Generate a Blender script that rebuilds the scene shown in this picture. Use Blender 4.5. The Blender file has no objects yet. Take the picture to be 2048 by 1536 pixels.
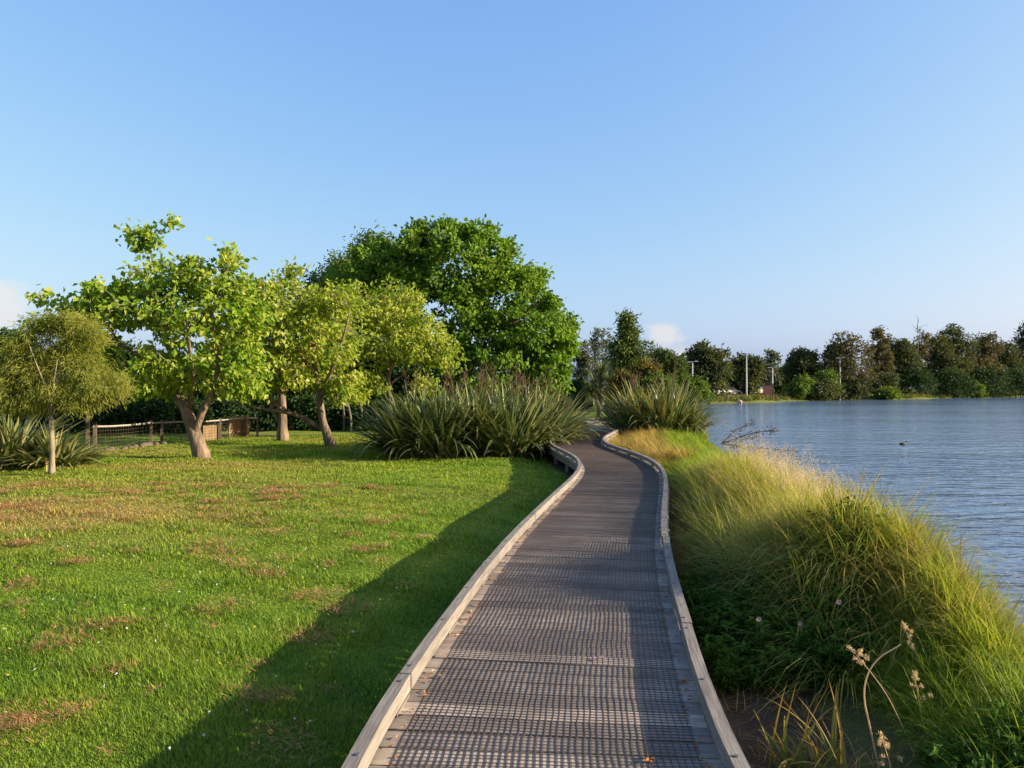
import bpy, math, random
import numpy as np
from mathutils import Vector
rng = np.random.default_rng(7)
random.seed(7)
sc = bpy.context.scene
R = math.radians

# ------------------------------------------------------------------ camera
FPX, YH, EYE = 1500.0, 776.0, 1.6          # focal length in photo pixels, horizon row, eye height
cam_d = bpy.data.cameras.new('camera')
cam = bpy.data.objects.new('camera', cam_d)
sc.collection.objects.link(cam)
cam.location = (0, 0, EYE)
cam.rotation_euler = (R(90) + math.atan(8 / FPX), 0, 0)
cam_d.sensor_width = 36
cam_d.lens = 36 * FPX / 2048
cam_d.clip_start = 0.05
cam_d.clip_end = 3000
sc.camera = cam

# ------------------------------------------------------------------ light
SUN_EL, SUN_AZ = R(17.5), R(98)           # azimuth clockwise from +Y : sun to the right
sun_dir = Vector((math.sin(SUN_AZ) * math.cos(SUN_EL), math.cos(SUN_AZ) * math.cos(SUN_EL), math.sin(SUN_EL)))
sun_d = bpy.data.lights.new('sun', 'SUN')
sun_d.energy = 5.0
sun_d.angle = R(0.5)
sun_d.color = (1.0, 0.88, 0.69)
sun = bpy.data.objects.new('sun', sun_d)
sun.rotation_euler = (-sun_dir).to_track_quat('-Z', 'Y').to_euler()
sun.location = sun_dir * 60
sc.collection.objects.link(sun)

world = bpy.data.worlds.new('World')
sc.world = world
world.use_nodes = True
wn, wl = world.node_tree.nodes, world.node_tree.links
wn.clear()
w_out = wn.new('ShaderNodeOutputWorld')
w_bg = wn.new('ShaderNodeBackground')
w_sky = wn.new('ShaderNodeTexSky')
w_sky.sky_type = 'NISHITA'
w_sky.sun_disc = False
w_sky.sun_elevation = SUN_EL
w_sky.sun_rotation = SUN_AZ
w_sky.altitude = 0
w_sky.air_density = 1.0
w_sky.dust_density = 2.4
w_sky.ozone_density = 2.0
w_bg.inputs[1].default_value = 0.116
# small fair-weather clouds low over the horizon
w_tc = wn.new('ShaderNodeTexCoord')
w_map = wn.new('ShaderNodeMapping')
w_map.inputs['Scale'].default_value = (1, 1, 1.6)
w_no = wn.new('ShaderNodeTexNoise')
w_no.inputs['Scale'].default_value = 22
w_no.inputs['Detail'].default_value = 8
w_no.inputs['Roughness'].default_value = 0.6
wl.new(w_tc.outputs['Generated'], w_map.inputs[0])
wl.new(w_map.outputs[0], w_no.inputs['Vector'])


def wmath(op, a, b=None, c=None):
    n = wn.new('ShaderNodeMath')
    n.operation = op
    for i, v in enumerate((a, b, c)):
        if v is None:
            continue
        if isinstance(v, (int, float)):
            n.inputs[i].default_value = v
        else:
            wl.new(v, n.inputs[i])
    return n.outputs[0]


w_sep = wn.new('ShaderNodeSeparateXYZ')
wl.new(w_tc.outputs['Generated'], w_sep.inputs[0])
az = wmath('ARCTAN2', w_sep.outputs[0], w_sep.outputs[1])
el = w_sep.outputs[2]
mask = None
for (a0, e0, sa, se, k) in ((-0.60, 0.085, 0.035, 0.045, .95), (-0.585, 0.04, 0.06, 0.04, .9), (0.20, 0.068, 0.03, 0.022, .9),
                            (0.225, 0.035, 0.05, 0.025, .9), (0.8, 0.08, 0.12, 0.05, .9), (-1.3, 0.1, 0.3, 0.06, .9)):
    da = wmath('DIVIDE', wmath('SUBTRACT', az, a0), sa)
    de = wmath('DIVIDE', wmath('SUBTRACT', el, e0), se)
    g = wmath('MULTIPLY', wmath('POWER', 2.718, wmath('MULTIPLY', wmath('ADD', wmath('MULTIPLY', da, da), wmath('MULTIPLY', de, de)), -1.0)), k)
    mask = g if mask is None else wmath('MAXIMUM', mask, g)
cl = wmath('MULTIPLY_ADD', w_no.outputs[0], 1.5, -0.75)
cl = wmath('ADD', wmath('MULTIPLY', mask, 1.1), wmath('SUBTRACT', cl, 0.42))
w_rmp = wn.new('ShaderNodeMapRange')
w_rmp.interpolation_type = 'SMOOTHSTEP'
w_rmp.inputs[1].default_value = 0.0
w_rmp.inputs[2].default_value = 0.55
wl.new(cl, w_rmp.inputs[0])
w_mix = wn.new('ShaderNodeMix')
w_mix.data_type = 'RGBA'
w_mix.inputs[7].default_value = (3.15, 2.95, 2.8, 1)
fac = wmath('MULTIPLY', w_rmp.outputs[0], 0.62)
wl.new(fac, w_mix.inputs[0])
# camera-like shoulder on the bright part of the sky, per channel
w_sr, w_cr = wn.new('ShaderNodeSeparateColor'), wn.new('ShaderNodeCombineColor')
wl.new(w_sky.outputs[0], w_sr.inputs[0])
for ch, (ka, kb) in enumerate(((0.92, 0.22), (1.40, 0.78), (4.7, 4.0))):
    cn = wmath('MULTIPLY', w_sr.outputs[ch], 0.29)
    wl.new(wmath('DIVIDE', wmath('MULTIPLY', w_sr.outputs[ch], ka), wmath('MULTIPLY_ADD', cn, kb, 1.0)), w_cr.inputs[ch])
wl.new(w_cr.outputs[0], w_mix.inputs[6])
wl.new(w_mix.outputs[2], w_bg.inputs[0])
wl.new(w_bg.outputs[0], w_out.inputs[0])

sc.view_settings.view_transform = 'Standard'
sc.view_settings.look = 'None'
sc.view_settings.exposure = 1.32
sc.view_settings.gamma = 1.0
sc.cycles.max_bounces = 8
sc.cycles.diffuse_bounces = 3
sc.cycles.transmission_bounces = 4
sc.cycles.transparent_max_bounces = 8
sc.cycles.caustics_reflective = False
sc.cycles.caustics_refractive = False
sc.cycles.use_denoising = True


# ------------------------------------------------------------------ helpers
def at(px, py, Y):
    return np.array([(px - 1024) * Y / FPX, Y, EYE + (YH - py) * Y / FPX])


def tag(o, label=None, cat=None, group=None, kind=None):
    if label: o['label'] = label
    if cat: o['category'] = cat
    if group: o['group'] = group
    if kind: o['kind'] = kind
    return o


def empty(name, loc):
    o = bpy.data.objects.new(name, None)
    o.location = [float(c) for c in loc]
    o.empty_display_size = 0.3
    sc.collection.objects.link(o)
    return o


def mk(name, V, F, mat, parent=None, origin=None, smooth=False, uv=None, col=None):
    """One mesh object from numpy arrays; F is one (n,k) array or a list of them."""
    V = np.asarray(V, np.float32).reshape(-1, 3)
    if parent is not None and origin is None:
        origin = np.array(parent['_o']) if '_o' in parent else np.array(parent.location)
    if origin is not None:
        V = V - np.asarray(origin, np.float32)
    Fs = F if isinstance(F, list) else [F]
    Fs = [np.asarray(f, np.int32) for f in Fs if len(f)]
    me = bpy.data.meshes.new(name)
    me.vertices.add(len(V))
    me.vertices.foreach_set('co', V.ravel())
    loops = np.concatenate([f.ravel() for f in Fs])
    cnt = np.concatenate([np.full(len(f), f.shape[1], np.int32) for f in Fs])
    st = np.concatenate([[0], np.cumsum(cnt)[:-1]]).astype(np.int32)
    me.loops.add(len(loops))
    me.loops.foreach_set('vertex_index', loops)
    me.polygons.add(len(cnt))
    me.polygons.foreach_set('loop_start', st)
    me.polygons.foreach_set('loop_total', cnt)
    me.polygons.foreach_set('use_smooth', np.full(len(cnt), bool(smooth)))
    if uv is not None:
        l = me.uv_layers.new(name='UVMap')
        l.data.foreach_set('uv', np.asarray(uv, np.float32)[loops].ravel())
    me.update(calc_edges=True)
    me.materials.append(mat)
    o = bpy.data.objects.new(name, me)
    sc.collection.objects.link(o)
    if parent is not None:
        o.parent = parent
        if parent.type == 'MESH':
            o.location = (0, 0, 0)
    elif origin is not None:
        o.location = [float(c) for c in origin]
    return o


def sub(name, V, F, mat, part, top, **k):
    """A sub-part: child of a part mesh whose coordinates sit relative to the thing's base."""
    return mk(name, V, F, mat, parent=part, origin=np.array(top.location), **k)


def cat_geo(items):
    """Join (V,F) tuples with the same face size."""
    Vs, Fs, n = [], [], 0
    for V, F in items:
        Vs.append(V); Fs.append(np.asarray(F) + n); n += len(V)
    return np.concatenate(Vs), np.concatenate(Fs)


BOXF = np.array([[0, 1, 3, 2], [4, 6, 7, 5], [0, 4, 5, 1], [2, 3, 7, 6], [0, 2, 6, 4], [1, 5, 7, 3]])


def box(c, s, ang=0.0):
    s = np.asarray(s) / 2.0
    P = np.array([[x, y, z] for x in (-1, 1) for y in (-1, 1) for z in (-1, 1)]) * s
    ca, sa = math.cos(ang), math.sin(ang)
    P = np.stack([P[:, 0] * ca - P[:, 1] * sa, P[:, 0] * sa + P[:, 1] * ca, P[:, 2]], 1)
    return P + np.asarray(c), BOXF


def resample(P, step):
    P = np.asarray(P, float)
    d = np.concatenate([[0], np.cumsum(np.linalg.norm(np.diff(P, axis=0), axis=1))])
    n = max(2, int(d[-1] / step) + 1)
    t = np.linspace(0, d[-1], n)
    return np.stack([np.interp(t, d, P[:, k]) for k in range(P.shape[1])], 1)


def smooth_path(P, it=2):
    P = np.asarray(P, float)
    for _ in range(it):                       # Chaikin
        Q = np.empty((2 * len(P) - 2, P.shape[1]))
        Q[0::2] = P[:-1] * .75 + P[1:] * .25
        Q[1::2] = P[:-1] * .25 + P[1:] * .75
        P = np.vstack([P[:1], Q, P[-1:]])
    return P


def tube(P, r, n=8, lump=0.0, cap=True):
    """Tapered tube along a polyline; r is one radius per point."""
    P = np.asarray(P, float); m = len(P)
    r = np.broadcast_to(np.asarray(r, float), (m,))
    T = np.gradient(P, axis=0)
    T /= np.linalg.norm(T, axis=1, keepdims=True) + 1e-9
    ref = np.array([0.31, 0.95, 0.05]) if abs(T[:, 2]).mean() > .6 else np.array([0.05, 0.1, 1.0])
    A = np.cross(T, ref); A /= np.linalg.norm(A, axis=1, keepdims=True) + 1e-9
    B = np.cross(T, A)
    th = np.linspace(0, 2 * np.pi, n, endpoint=False)
    rr = r[:, None] * (1 + lump * rng.normal(size=(m, n)))
    V = P[:, None] + rr[..., None] * (np.cos(th)[None, :, None] * A[:, None] + np.sin(th)[None, :, None] * B[:, None])
    V = V.reshape(-1, 3)
    i = np.arange(m - 1)[:, None] * n; j = np.arange(n)[None]
    F = np.stack([i + j, i + (j + 1) % n, i + n + (j + 1) % n, i + n + j], -1).reshape(-1, 4)
    if cap:
        V = np.vstack([V, P[:1], P[-1:]])
        a, b = len(V) - 2, len(V) - 1
        k = np.arange(n); k2 = (k + 1) % n
        F = np.vstack([F, np.stack([k2, k, np.full(n, a), np.full(n, a)], 1), np.stack([k + (m - 1) * n, k2 + (m - 1) * n, np.full(n, b), np.full(n, b)], 1)])
        # degenerate quads become slim caps
        F[-2 * n:, 3] = F[-2 * n:, 2]
    return V, F


def tubes_geo(items):
    Vs, Q, Tt, n = [], [], [], 0
    for V, F in items:
        deg = F[:, 2] == F[:, 3]
        Vs.append(V); Q.append(F[~deg] + n); Tt.append(F[deg][:, :3] + n); n += len(V)
    return np.concatenate(Vs), [np.concatenate(Q), np.concatenate(Tt)]


def norm(a):
    return a / (np.linalg.norm(a, axis=-1, keepdims=True) + 1e-9)


# ------------------------------------------------------------------ materials
def new_mat(name):
    m = bpy.data.materials.new(name)
    m.use_nodes = True
    nt = m.node_tree
    nt.nodes.clear()
    out = nt.nodes.new('ShaderNodeOutputMaterial')
    return m, nt, nt.nodes, nt.links, out


def ramp(nodes, stops, interp='LINEAR'):
    r = nodes.new('ShaderNodeValToRGB')
    r.color_ramp.interpolation = interp
    e = r.color_ramp.elements
    e[0].position, e[0].color = stops[0][0], (*stops[0][1], 1)
    e[1].position, e[1].color = stops[-1][0], (*stops[-1][1], 1)
    for p, c in stops[1:-1]:
        x = e.new(p); x.color = (*c, 1)
    return r


def noise_node(nodes, links, vec, scale, detail=4, rough=.55):
    n = nodes.new('ShaderNodeTexNoise')
    n.inputs['Scale'].default_value = scale
    n.inputs['Detail'].default_value = detail
    n.inputs['Roughness'].default_value = rough
    if vec is not None: links.new(vec, n.inputs['Vector'])
    return n


def mixc(nodes, links, fac, a, b, blend='MIX'):
    m = nodes.new('ShaderNodeMix')
    m.data_type = 'RGBA'; m.blend_type = blend
    for i, v in ((0, fac), (6, a), (7, b)):
        if isinstance(v, (int, float)): m.inputs[i].default_value = v
        elif isinstance(v, tuple): m.inputs[i].default_value = (*v, 1)
        else: links.new(v, m.inputs[i])
    return m.outputs[2]


def mth(nodes, links, op, a, b=None):
    n = nodes.new('ShaderNodeMath'); n.operation = op
    for i, v in enumerate((a, b)):
        if v is None: continue
        if isinstance(v, (int, float)): n.inputs[i].default_value = v
        else: links.new(v, n.inputs[i])
    return n.outputs[0]


def leaf_mat(name, stops, trans=0.4, rough=.55, spec=.14, tip=None, tipfac=.6, clump=0.0, tboost=1.25):
    """Leaves / blades: each leaf its own tone, light passing through; tip colour runs along UV v."""
    m, nt, N, L, out = new_mat(name)
    geo = N.new('ShaderNodeNewGeometry')
    rp = ramp(N, stops)
    rv = geo.outputs['Random Per Island']
    if clump:
        nz = noise_node(N, L, geo.outputs['Position'], clump, 2)
        rv = mth(N, L, 'ADD', mth(N, L, 'MULTIPLY', rv, .7), mth(N, L, 'SUBTRACT', mth(N, L, 'MULTIPLY', nz.outputs[0], 1.3), .5))
    L.new(rv, rp.inputs[0])
    col = rp.outputs[0]
    if tip:
        uv = N.new('ShaderNodeUVMap'); sp = N.new('ShaderNodeSeparateXYZ')
        L.new(uv.outputs[0], sp.inputs[0])
        f = mth(N, L, 'MULTIPLY', mth(N, L, 'POWER', sp.outputs[1], 1.6), tipfac)
        col = mixc(N, L, f, col, tip)
    p = N.new('ShaderNodeBsdfPrincipled')
    L.new(col, p.inputs['Base Color'])
    p.inputs['Roughness'].default_value = rough
    p.inputs['Specular IOR Level'].default_value = spec
    t = N.new('ShaderNodeBsdfTranslucent')
    tc = mixc(N, L, 1.0, col, (tboost, tboost * 1.0, tboost * .55), 'MULTIPLY')
    L.new(tc, t.inputs[0])
    mx = N.new('ShaderNodeMixShader')
    mx.inputs[0].default_value = trans
    L.new(p.outputs[0], mx.inputs[1]); L.new(t.outputs[0], mx.inputs[2])
    L.new(mx.outputs[0], out.inputs[0])
    return m


def solid_mat(name, c1, c2, scale=6, rough=.85, bump=.0, bscale=30, spec=.3, stretch=None, metallic=0, island=0):
    m, nt, N, L, out = new_mat(name)
    tc = N.new('ShaderNodeTexCoord')
    vec = tc.outputs['Object']
    if stretch:
        mp = N.new('ShaderNodeMapping'); mp.inputs['Scale'].default_value = stretch
        L.new(vec, mp.inputs[0]); vec = mp.outputs[0]
    nz = noise_node(N, L, vec, scale, 6, .6)
    rp = ramp(N, [(.3, c1), (.7, c2)])
    L.new(nz.outputs[0], rp.inputs[0])
    col = rp.outputs[0]
    if island:
        geo = N.new('ShaderNodeNewGeometry')
        r2 = ramp(N, [(0, (1 - island,) * 3), (1, (1 + island,) * 3)])
        L.new(geo.outputs['Random Per Island'], r2.inputs[0])
        col = mixc(N, L, 1.0, col, r2.outputs[0], 'MULTIPLY')
    p = N.new('ShaderNodeBsdfPrincipled')
    L.new(col, p.inputs['Base Color'])
    p.inputs['Roughness'].default_value = rough
    p.inputs['Specular IOR Level'].default_value = spec
    p.inputs['Metallic'].default_value = metallic
    if bump:
        b = N.new('ShaderNodeBump'); b.inputs['Strength'].default_value = bump; b.inputs['Distance'].default_value = .04
        n2 = noise_node(N, L, vec, bscale, 5, .6)
        L.new(n2.outputs[0], b.inputs['Height']); L.new(b.outputs[0], p.inputs['Normal'])
    L.new(p.outputs[0], out.inputs[0])
    return m


def timber_mat(name, c_dark, c_mid, c_light, grain=26, stain=None):
    """Weathered timber: UV u runs along the piece (metres), v across it."""
    m, nt, N, L, out = new_mat(name)
    uv = N.new('ShaderNodeUVMap')
    mp = N.new('ShaderNodeMapping'); mp.inputs['Scale'].default_value = (2.2, grain * 2.0, 1)
    L.new(uv.outputs[0], mp.inputs[0])
    g1 = noise_node(N, L, mp.outputs[0], 1.6, 6, .62)
    mp2 = N.new('ShaderNodeMapping'); mp2.inputs['Scale'].default_value = (1.2, 3.2, 1)
    L.new(uv.outputs[0], mp2.inputs[0])
    g2 = noise_node(N, L, mp2.outputs[0], 2.0, 5, .6)
    rp = ramp(N, [(.28, c_dark), (.5, c_mid), (.72, c_light)])
    mxv = mth(N, L, 'ADD', mth(N, L, 'MULTIPLY', g1.outputs[0], .6), mth(N, L, 'MULTIPLY', g2.outputs[0], .4))
    L.new(mxv, rp.inputs[0])
    geo = N.new('ShaderNodeNewGeometry')
    r2 = ramp(N, [(0, (.58, .56, .55)), (.5, (.95, .95, .95)), (1, (1.28, 1.24, 1.16))])
    L.new(geo.outputs['Random Per Island'], r2.inputs[0])
    col = mixc(N, L, 1.0, rp.outputs[0], r2.outputs[0], 'MULTIPLY')
    if stain:
        n3 = noise_node(N, L, geo.outputs['Position'], 1.7, 5, .6)
        r3 = ramp(N, [(.42, (0, 0, 0)), (.62, (1, 1, 1))]); L.new(n3.outputs[0], r3.inputs[0])
        col = mixc(N, L, mth(N, L, 'MULTIPLY', r3.outputs[0], .7), col, stain)
    p = N.new('ShaderNodeBsdfPrincipled')
    L.new(col, p.inputs['Base Color'])
    p.inputs['Roughness'].default_value = .78
    p.inputs['Specular IOR Level'].default_value = .25
    b = N.new('ShaderNodeBump'); b.inputs['Strength'].default_value = .7; b.inputs['Distance'].default_value = .004
    L.new(g1.outputs[0], b.inputs['Height']); L.new(b.outputs[0], p.inputs['Normal'])
    L.new(p.outputs[0], out.inputs[0])
    return m


M = {}
M['catalpa'] = leaf_mat('broad_leaf_yellow', [(0, (.075, .165, .014)), (.35, (.17, .27, .02)), (.65, (.30, .375, .04)), (1, (.52, .52, .13))], trans=.5, clump=.9)
M['catalpa2'] = leaf_mat('broad_leaf_yellow_dense', [(0, (.085, .16, .014)), (.35, (.19, .265, .022)), (.65, (.32, .365, .045)), (1, (.52, .50, .13))], trans=.5, clump=.9)
M['maple'] = leaf_mat('lobed_leaf_green', [(0, (.055, .12, .012)), (.5, (.12, .215, .02)), (1, (.23, .33, .04))], trans=.45, clump=.6)
M['olive'] = leaf_mat('fine_leaf_olive', [(0, (.15, .18, .028)), (.5, (.27, .29, .05)), (1, (.42, .40, .10))], trans=.5, clump=1.2)
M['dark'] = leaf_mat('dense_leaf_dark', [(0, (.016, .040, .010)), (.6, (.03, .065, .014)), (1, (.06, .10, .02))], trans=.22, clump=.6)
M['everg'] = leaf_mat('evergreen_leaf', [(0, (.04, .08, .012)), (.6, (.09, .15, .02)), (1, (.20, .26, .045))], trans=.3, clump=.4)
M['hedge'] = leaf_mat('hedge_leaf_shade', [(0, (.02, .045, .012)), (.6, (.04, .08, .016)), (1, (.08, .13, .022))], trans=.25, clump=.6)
M['conif'] = leaf_mat('conifer_leaf', [(0, (.05, .085, .016)), (.6, (.085, .12, .022)), (1, (.14, .17, .035))], trans=.2, clump=.5)
M['gum'] = leaf_mat('gum_leaf_grey', [(0, (.065, .085, .04)), (.6, (.10, .115, .055)), (1, (.17, .155, .085))], trans=.3, clump=.4)
M['brown'] = leaf_mat('leaf_rusty_olive', [(0, (.08, .075, .018)), (.6, (.13, .11, .025)), (1, (.19, .14, .035))], trans=.3, clump=.4)
M['far'] = leaf_mat('far_leaf_dark', [(0, (.040, .055, .02)), (.6, (.075, .09, .03)), (1, (.13, .13, .04))], trans=.3, clump=.12)
M['farbr'] = leaf_mat('far_leaf_brown', [(0, (.06, .055, .024)), (.6, (.11, .09, .035)), (1, (.17, .13, .05))], trans=.3, clump=.12)
M['shrub'] = leaf_mat('shrub_leaf_bright', [(0, (.06, .11, .014)), (.6, (.11, .17, .022)), (1, (.17, .22, .035))], trans=.35, clump=.3)
M['bark'] = solid_mat('bark_brown', (.13, .085, .055), (.27, .19, .13), 7, .9, .9, 28, stretch=(1, 1, .22))
M['bark_pale'] = solid_mat('bark_pale', (.13, .10, .06), (.30, .245, .16), 9, .9, .5, 30, stretch=(1, 1, .3))
M['bark_far'] = solid_mat('bark_far', (.09, .075, .06), (.18, .15, .12), 3, .9)
M['bark_red'] = solid_mat('bark_reddish', (.06, .042, .028), (.28, .195, .125), 9, .9, 1.0, 22, stretch=(1, 1, .2))
M['flax'] = leaf_mat('flax_leaf', [(0, (.03, .055, .016)), (.5, (.08, .12, .026)), (.75, (.17, .20, .05)), (.94, (.24, .25, .08)), (1, (.30, .22, .09))], trans=.2, rough=.45, spec=.5, tip=(.17, .15, .05), tipfac=.22)
M['flax_bright'] = leaf_mat('flax_leaf_bright', [(0, (.05, .085, .024)), (.5, (.12, .16, .04)), (.8, (.24, .27, .08)), (1, (.40, .30, .11))], trans=.2, rough=.36, spec=.5, tip=(.24, .19, .055), tipfac=.35)
M['flax_dead'] = leaf_mat('flax_leaf_dead', [(0, (.20, .13, .06)), (.6, (.33, .23, .10)), (1, (.42, .32, .17))], trans=.1, rough=.7)
M['stalk'] = solid_mat('flower_stalk_brown', (.07, .038, .02), (.15, .085, .042), 8, .85)
M['kerb'] = timber_mat('kerb_timber', (.07, .058, .046), (.20, .172, .142), (.33, .29, .235), 22)
M['plank'] = timber_mat('deck_timber', (.15, .115, .09), (.345, .275, .215), (.52, .435, .345), 16, stain=(.15, .125, .10))
M['beam'] = timber_mat('beam_timber', (.10, .08, .06), (.17, .14, .105), (.25, .21, .16), 16)
M['wire'] = solid_mat('rusty_wire', (.062, .047, .036), (.12, .092, .07), 20, .7, spec=.3)
M['steel'] = solid_mat('bolt_steel', (.11, .10, .10), (.20, .18, .17), 40, .55, metallic=.6)
M['straw'] = leaf_mat('dry_clippings', [(0, (.26, .11, .045)), (.6, (.42, .19, .08)), (1, (.52, .30, .14))], trans=.15, rough=.8)
M['blade'] = leaf_mat('bank_grass_blade', [(0, (.07, .14, .014)), (.35, (.15, .23, .02)), (.62, (.28, .31, .04)), (.84, (.46, .40, .11)), (1, (.62, .48, .20))], trans=.42, rough=.6, spec=.15, tip=(.48, .40, .10), tipfac=.55, clump=2.6)
M['blade_g'] = leaf_mat('bank_grass_fresh', [(0, (.10, .20, .016)), (.5, (.18, .29, .022)), (.9, (.28, .33, .035)), (1, (.42, .34, .12))], trans=.42, rough=.5, spec=.15, tip=(.36, .36, .06), tipfac=.4, clump=2.2)
M['blade_o'] = leaf_mat('bank_grass_dry', [(0, (.16, .16, .03)), (.4, (.32, .24, .06)), (.8, (.45, .29, .08)), (1, (.52, .36, .14))], trans=.35, rough=.6, tip=(.52, .33, .12), tipfac=.5)
M['blade_r'] = leaf_mat('bank_grass_rust', [(0, (.14, .10, .03)), (.4, (.30, .16, .05)), (1, (.46, .26, .10))], trans=.3, rough=.7)
M['blade_f'] = leaf_mat('shore_grass_olive', [(0, (.06, .085, .016)), (.5, (.12, .13, .028)), (1, (.24, .19, .055))], trans=.25, rough=.7)
M['strap'] = leaf_mat('strap_leaf', [(0, (.05, .10, .02)), (.7, (.11, .17, .03)), (1, (.24, .22, .05))], trans=.25, rough=.65, spec=.15, tip=(.42, .20, .05), tipfac=.8)
M['seed'] = leaf_mat('grass_seed_head', [(0, (.45, .33, .22)), (.6, (.58, .44, .32)), (1, (.66, .54, .40))], trans=.45, rough=.8)
M['weed'] = leaf_mat('weed_leaf', [(0, (.035, .085, .012)), (.6, (.07, .145, .018)), (1, (.13, .21, .03))], rough=.75, spec=.1, trans=.3, clump=1.2)
M['petal'] = leaf_mat('pink_petal', [(0, (.42, .27, .32)), (1, (.55, .40, .44))], trans=.3)
M['petal_w'] = leaf_mat('white_petal', [(0, (.6, .6, .55)), (1, (.75, .74, .7))], trans=.2)
M['petal_y'] = leaf_mat('yellow_petal', [(0, (.65, .5, .03)), (1, (.75, .6, .06))], trans=.2)
M['duck'] = solid_mat('dark_feathers', (.012, .012, .014), (.035, .033, .035), 9, .6)
M['paint'] = solid_mat('lamp_paint', (.36, .36, .34), (.44, .43, .41), 4, .5)
M['board'] = solid_mat('sign_red_brown', (.10, .035, .030), (.15, .05, .042), 3, .7)
M['fence'] = solid_mat('fence_post_wood', (.07, .05, .035), (.15, .115, .08), 12, .9, .4, 30)
M['rail'] = solid_mat('fence_rail_pale', (.24, .20, .15), (.36, .31, .25), 10, .85)
M['panel'] = solid_mat('fence_panel_wood', (.15, .095, .045), (.27, .18, .09), 5, .9, stretch=(3, 3, .4))
M['dirt'] = solid_mat('bank_stone', (.07, .05, .032), (.17, .125, .085), 5, .95, .5, 14)
M['asphalt'] = solid_mat('asphalt', (.13, .125, .125), (.19, .185, .18), 3, .9)
M['car_white'] = solid_mat('car_paint_white', (.62, .62, .62), (.70, .70, .69), 2, .3, spec=.5)
M['car_grey'] = solid_mat('car_paint_grey', (.18, .19, .21), (.24, .25, .27), 2, .3, spec=.5)
M['car_gold'] = solid_mat('car_paint_pale_gold', (.42, .34, .22), (.5, .42, .28), 2, .3, spec=.5)
M['glass'] = solid_mat('car_glass', (.02, .024, .03), (.03, .035, .042), 2, .1, spec=.5)
M['rubber'] = solid_mat('tyre_rubber', (.015, .015, .015), (.03, .03, .03), 8, .9)
M['wall_w'] = solid_mat('house_wall_cream', (.55, .47, .36), (.62, .54, .43), 2, .8)
M['roof_y'] = solid_mat('house_roof_yellow', (.48, .38, .10), (.58, .47, .15), 2, .7)
M['roof_o'] = solid_mat('house_roof_orange', (.40, .20, .10), (.50, .27, .15), 2, .7)
M['rock'] = solid_mat('shore_rock', (.40, .22, .14), (.52, .32, .22), 4, .9, .4, 10)


def lawn_col(N, L, pos):
    """Patchy mown lawn colour from the world position, shared by soil sheet and blades."""
    n1 = noise_node(N, L, pos, .22, 4, .6)
    n2 = noise_node(N, L, pos, 1.5, 5, .6)
    n3 = noise_node(N, L, pos, 5.0, 3, .6)
    v = mth(N, L, 'ADD', mth(N, L, 'MULTIPLY', n1.outputs[0], .45), mth(N, L, 'ADD', mth(N, L, 'MULTIPLY', n2.outputs[0], .35), mth(N, L, 'MULTIPLY', n3.outputs[0], .2)))
    rp = ramp(N, [(.33, (.09, .175, .015)), (.45, (.17, .265, .02)), (.57, (.245, .305, .028)), (.70, (.31, .29, .05))])
    L.new(v, rp.inputs[0])
    # dry tan drifts further out, in bands across the lawn
    mp = N.new('ShaderNodeMapping'); mp.inputs['Scale'].default_value = (.10, .42, 0); mp.inputs['Rotation'].default_value = (0, 0, R(-8))
    L.new(pos, mp.inputs[0])
    n4 = noise_node(N, L, mp.outputs[0], 1.0, 5, .62)
    r4 = ramp(N, [(.44, (0, 0, 0)), (.62, (1, 1, 1))]); L.new(n4.outputs[0], r4.inputs[0])
    sp = N.new('ShaderNodeSeparateXYZ'); L.new(pos, sp.inputs[0])
    mr = N.new('ShaderNodeMapRange'); mr.inputs[1].default_value = 8.0; mr.inputs[2].default_value = 13.0
    mr.inputs[3].default_value = 0.12; mr.inputs[4].default_value = .55
    L.new(sp.outputs[1], mr.inputs[0])
    mr2 = N.new('ShaderNodeMapRange'); mr2.inputs[1].default_value = -2.5; mr2.inputs[2].default_value = -6.0
    mr2.inputs[3].default_value = 0.35; mr2.inputs[4].default_value = 1.0
    L.new(sp.outputs[0], mr2.inputs[0])
    f = mth(N, L, 'MULTIPLY', mth(N, L, 'MULTIPLY', r4.outputs[0], mr.outputs[0]), mr2.outputs[0])
    c1 = mixc(N, L, f, rp.outputs[0], (.40, .25, .095))
    def gauss(out_, c_, w_):
        a_ = mth(N, L, 'DIVIDE', mth(N, L, 'SUBTRACT', out_, c_), w_)
        return mth(N, L, 'MULTIPLY', a_, a_)
    gs = mth(N, L, 'POWER', 2.718, mth(N, L, 'MULTIPLY', mth(N, L, 'ADD', gauss(sp.outputs[0], -7.6, 3.4), gauss(sp.outputs[1], 11.6, 2.0)), -1.0))
    gs = mth(N, L, 'MULTIPLY', gs, mth(N, L, 'MULTIPLY', n2.outputs[0], 1.5))
    gs = N.new('ShaderNodeClamp') and mth(N, L, 'MINIMUM', gs, .62)
    c1 = mixc(N, L, gs, c1, (.42, .265, .10))
    mp5 = N.new('ShaderNodeMapping'); mp5.inputs['Scale'].default_value = (1.0, .8, 0); mp5.inputs['Rotation'].default_value = (0, 0, R(25))
    L.new(pos, mp5.inputs[0])
    n5 = noise_node(N, L, mp5.outputs[0], 2.6, 6, .7)
    r5 = ramp(N, [(.62, (0, 0, 0)), (.72, (1, 1, 1))]); L.new(n5.outputs[0], r5.inputs[0])
    return mixc(N, L, mth(N, L, 'MULTIPLY', r5.outputs[0], .75), c1, (.36, .19, .075))


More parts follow.
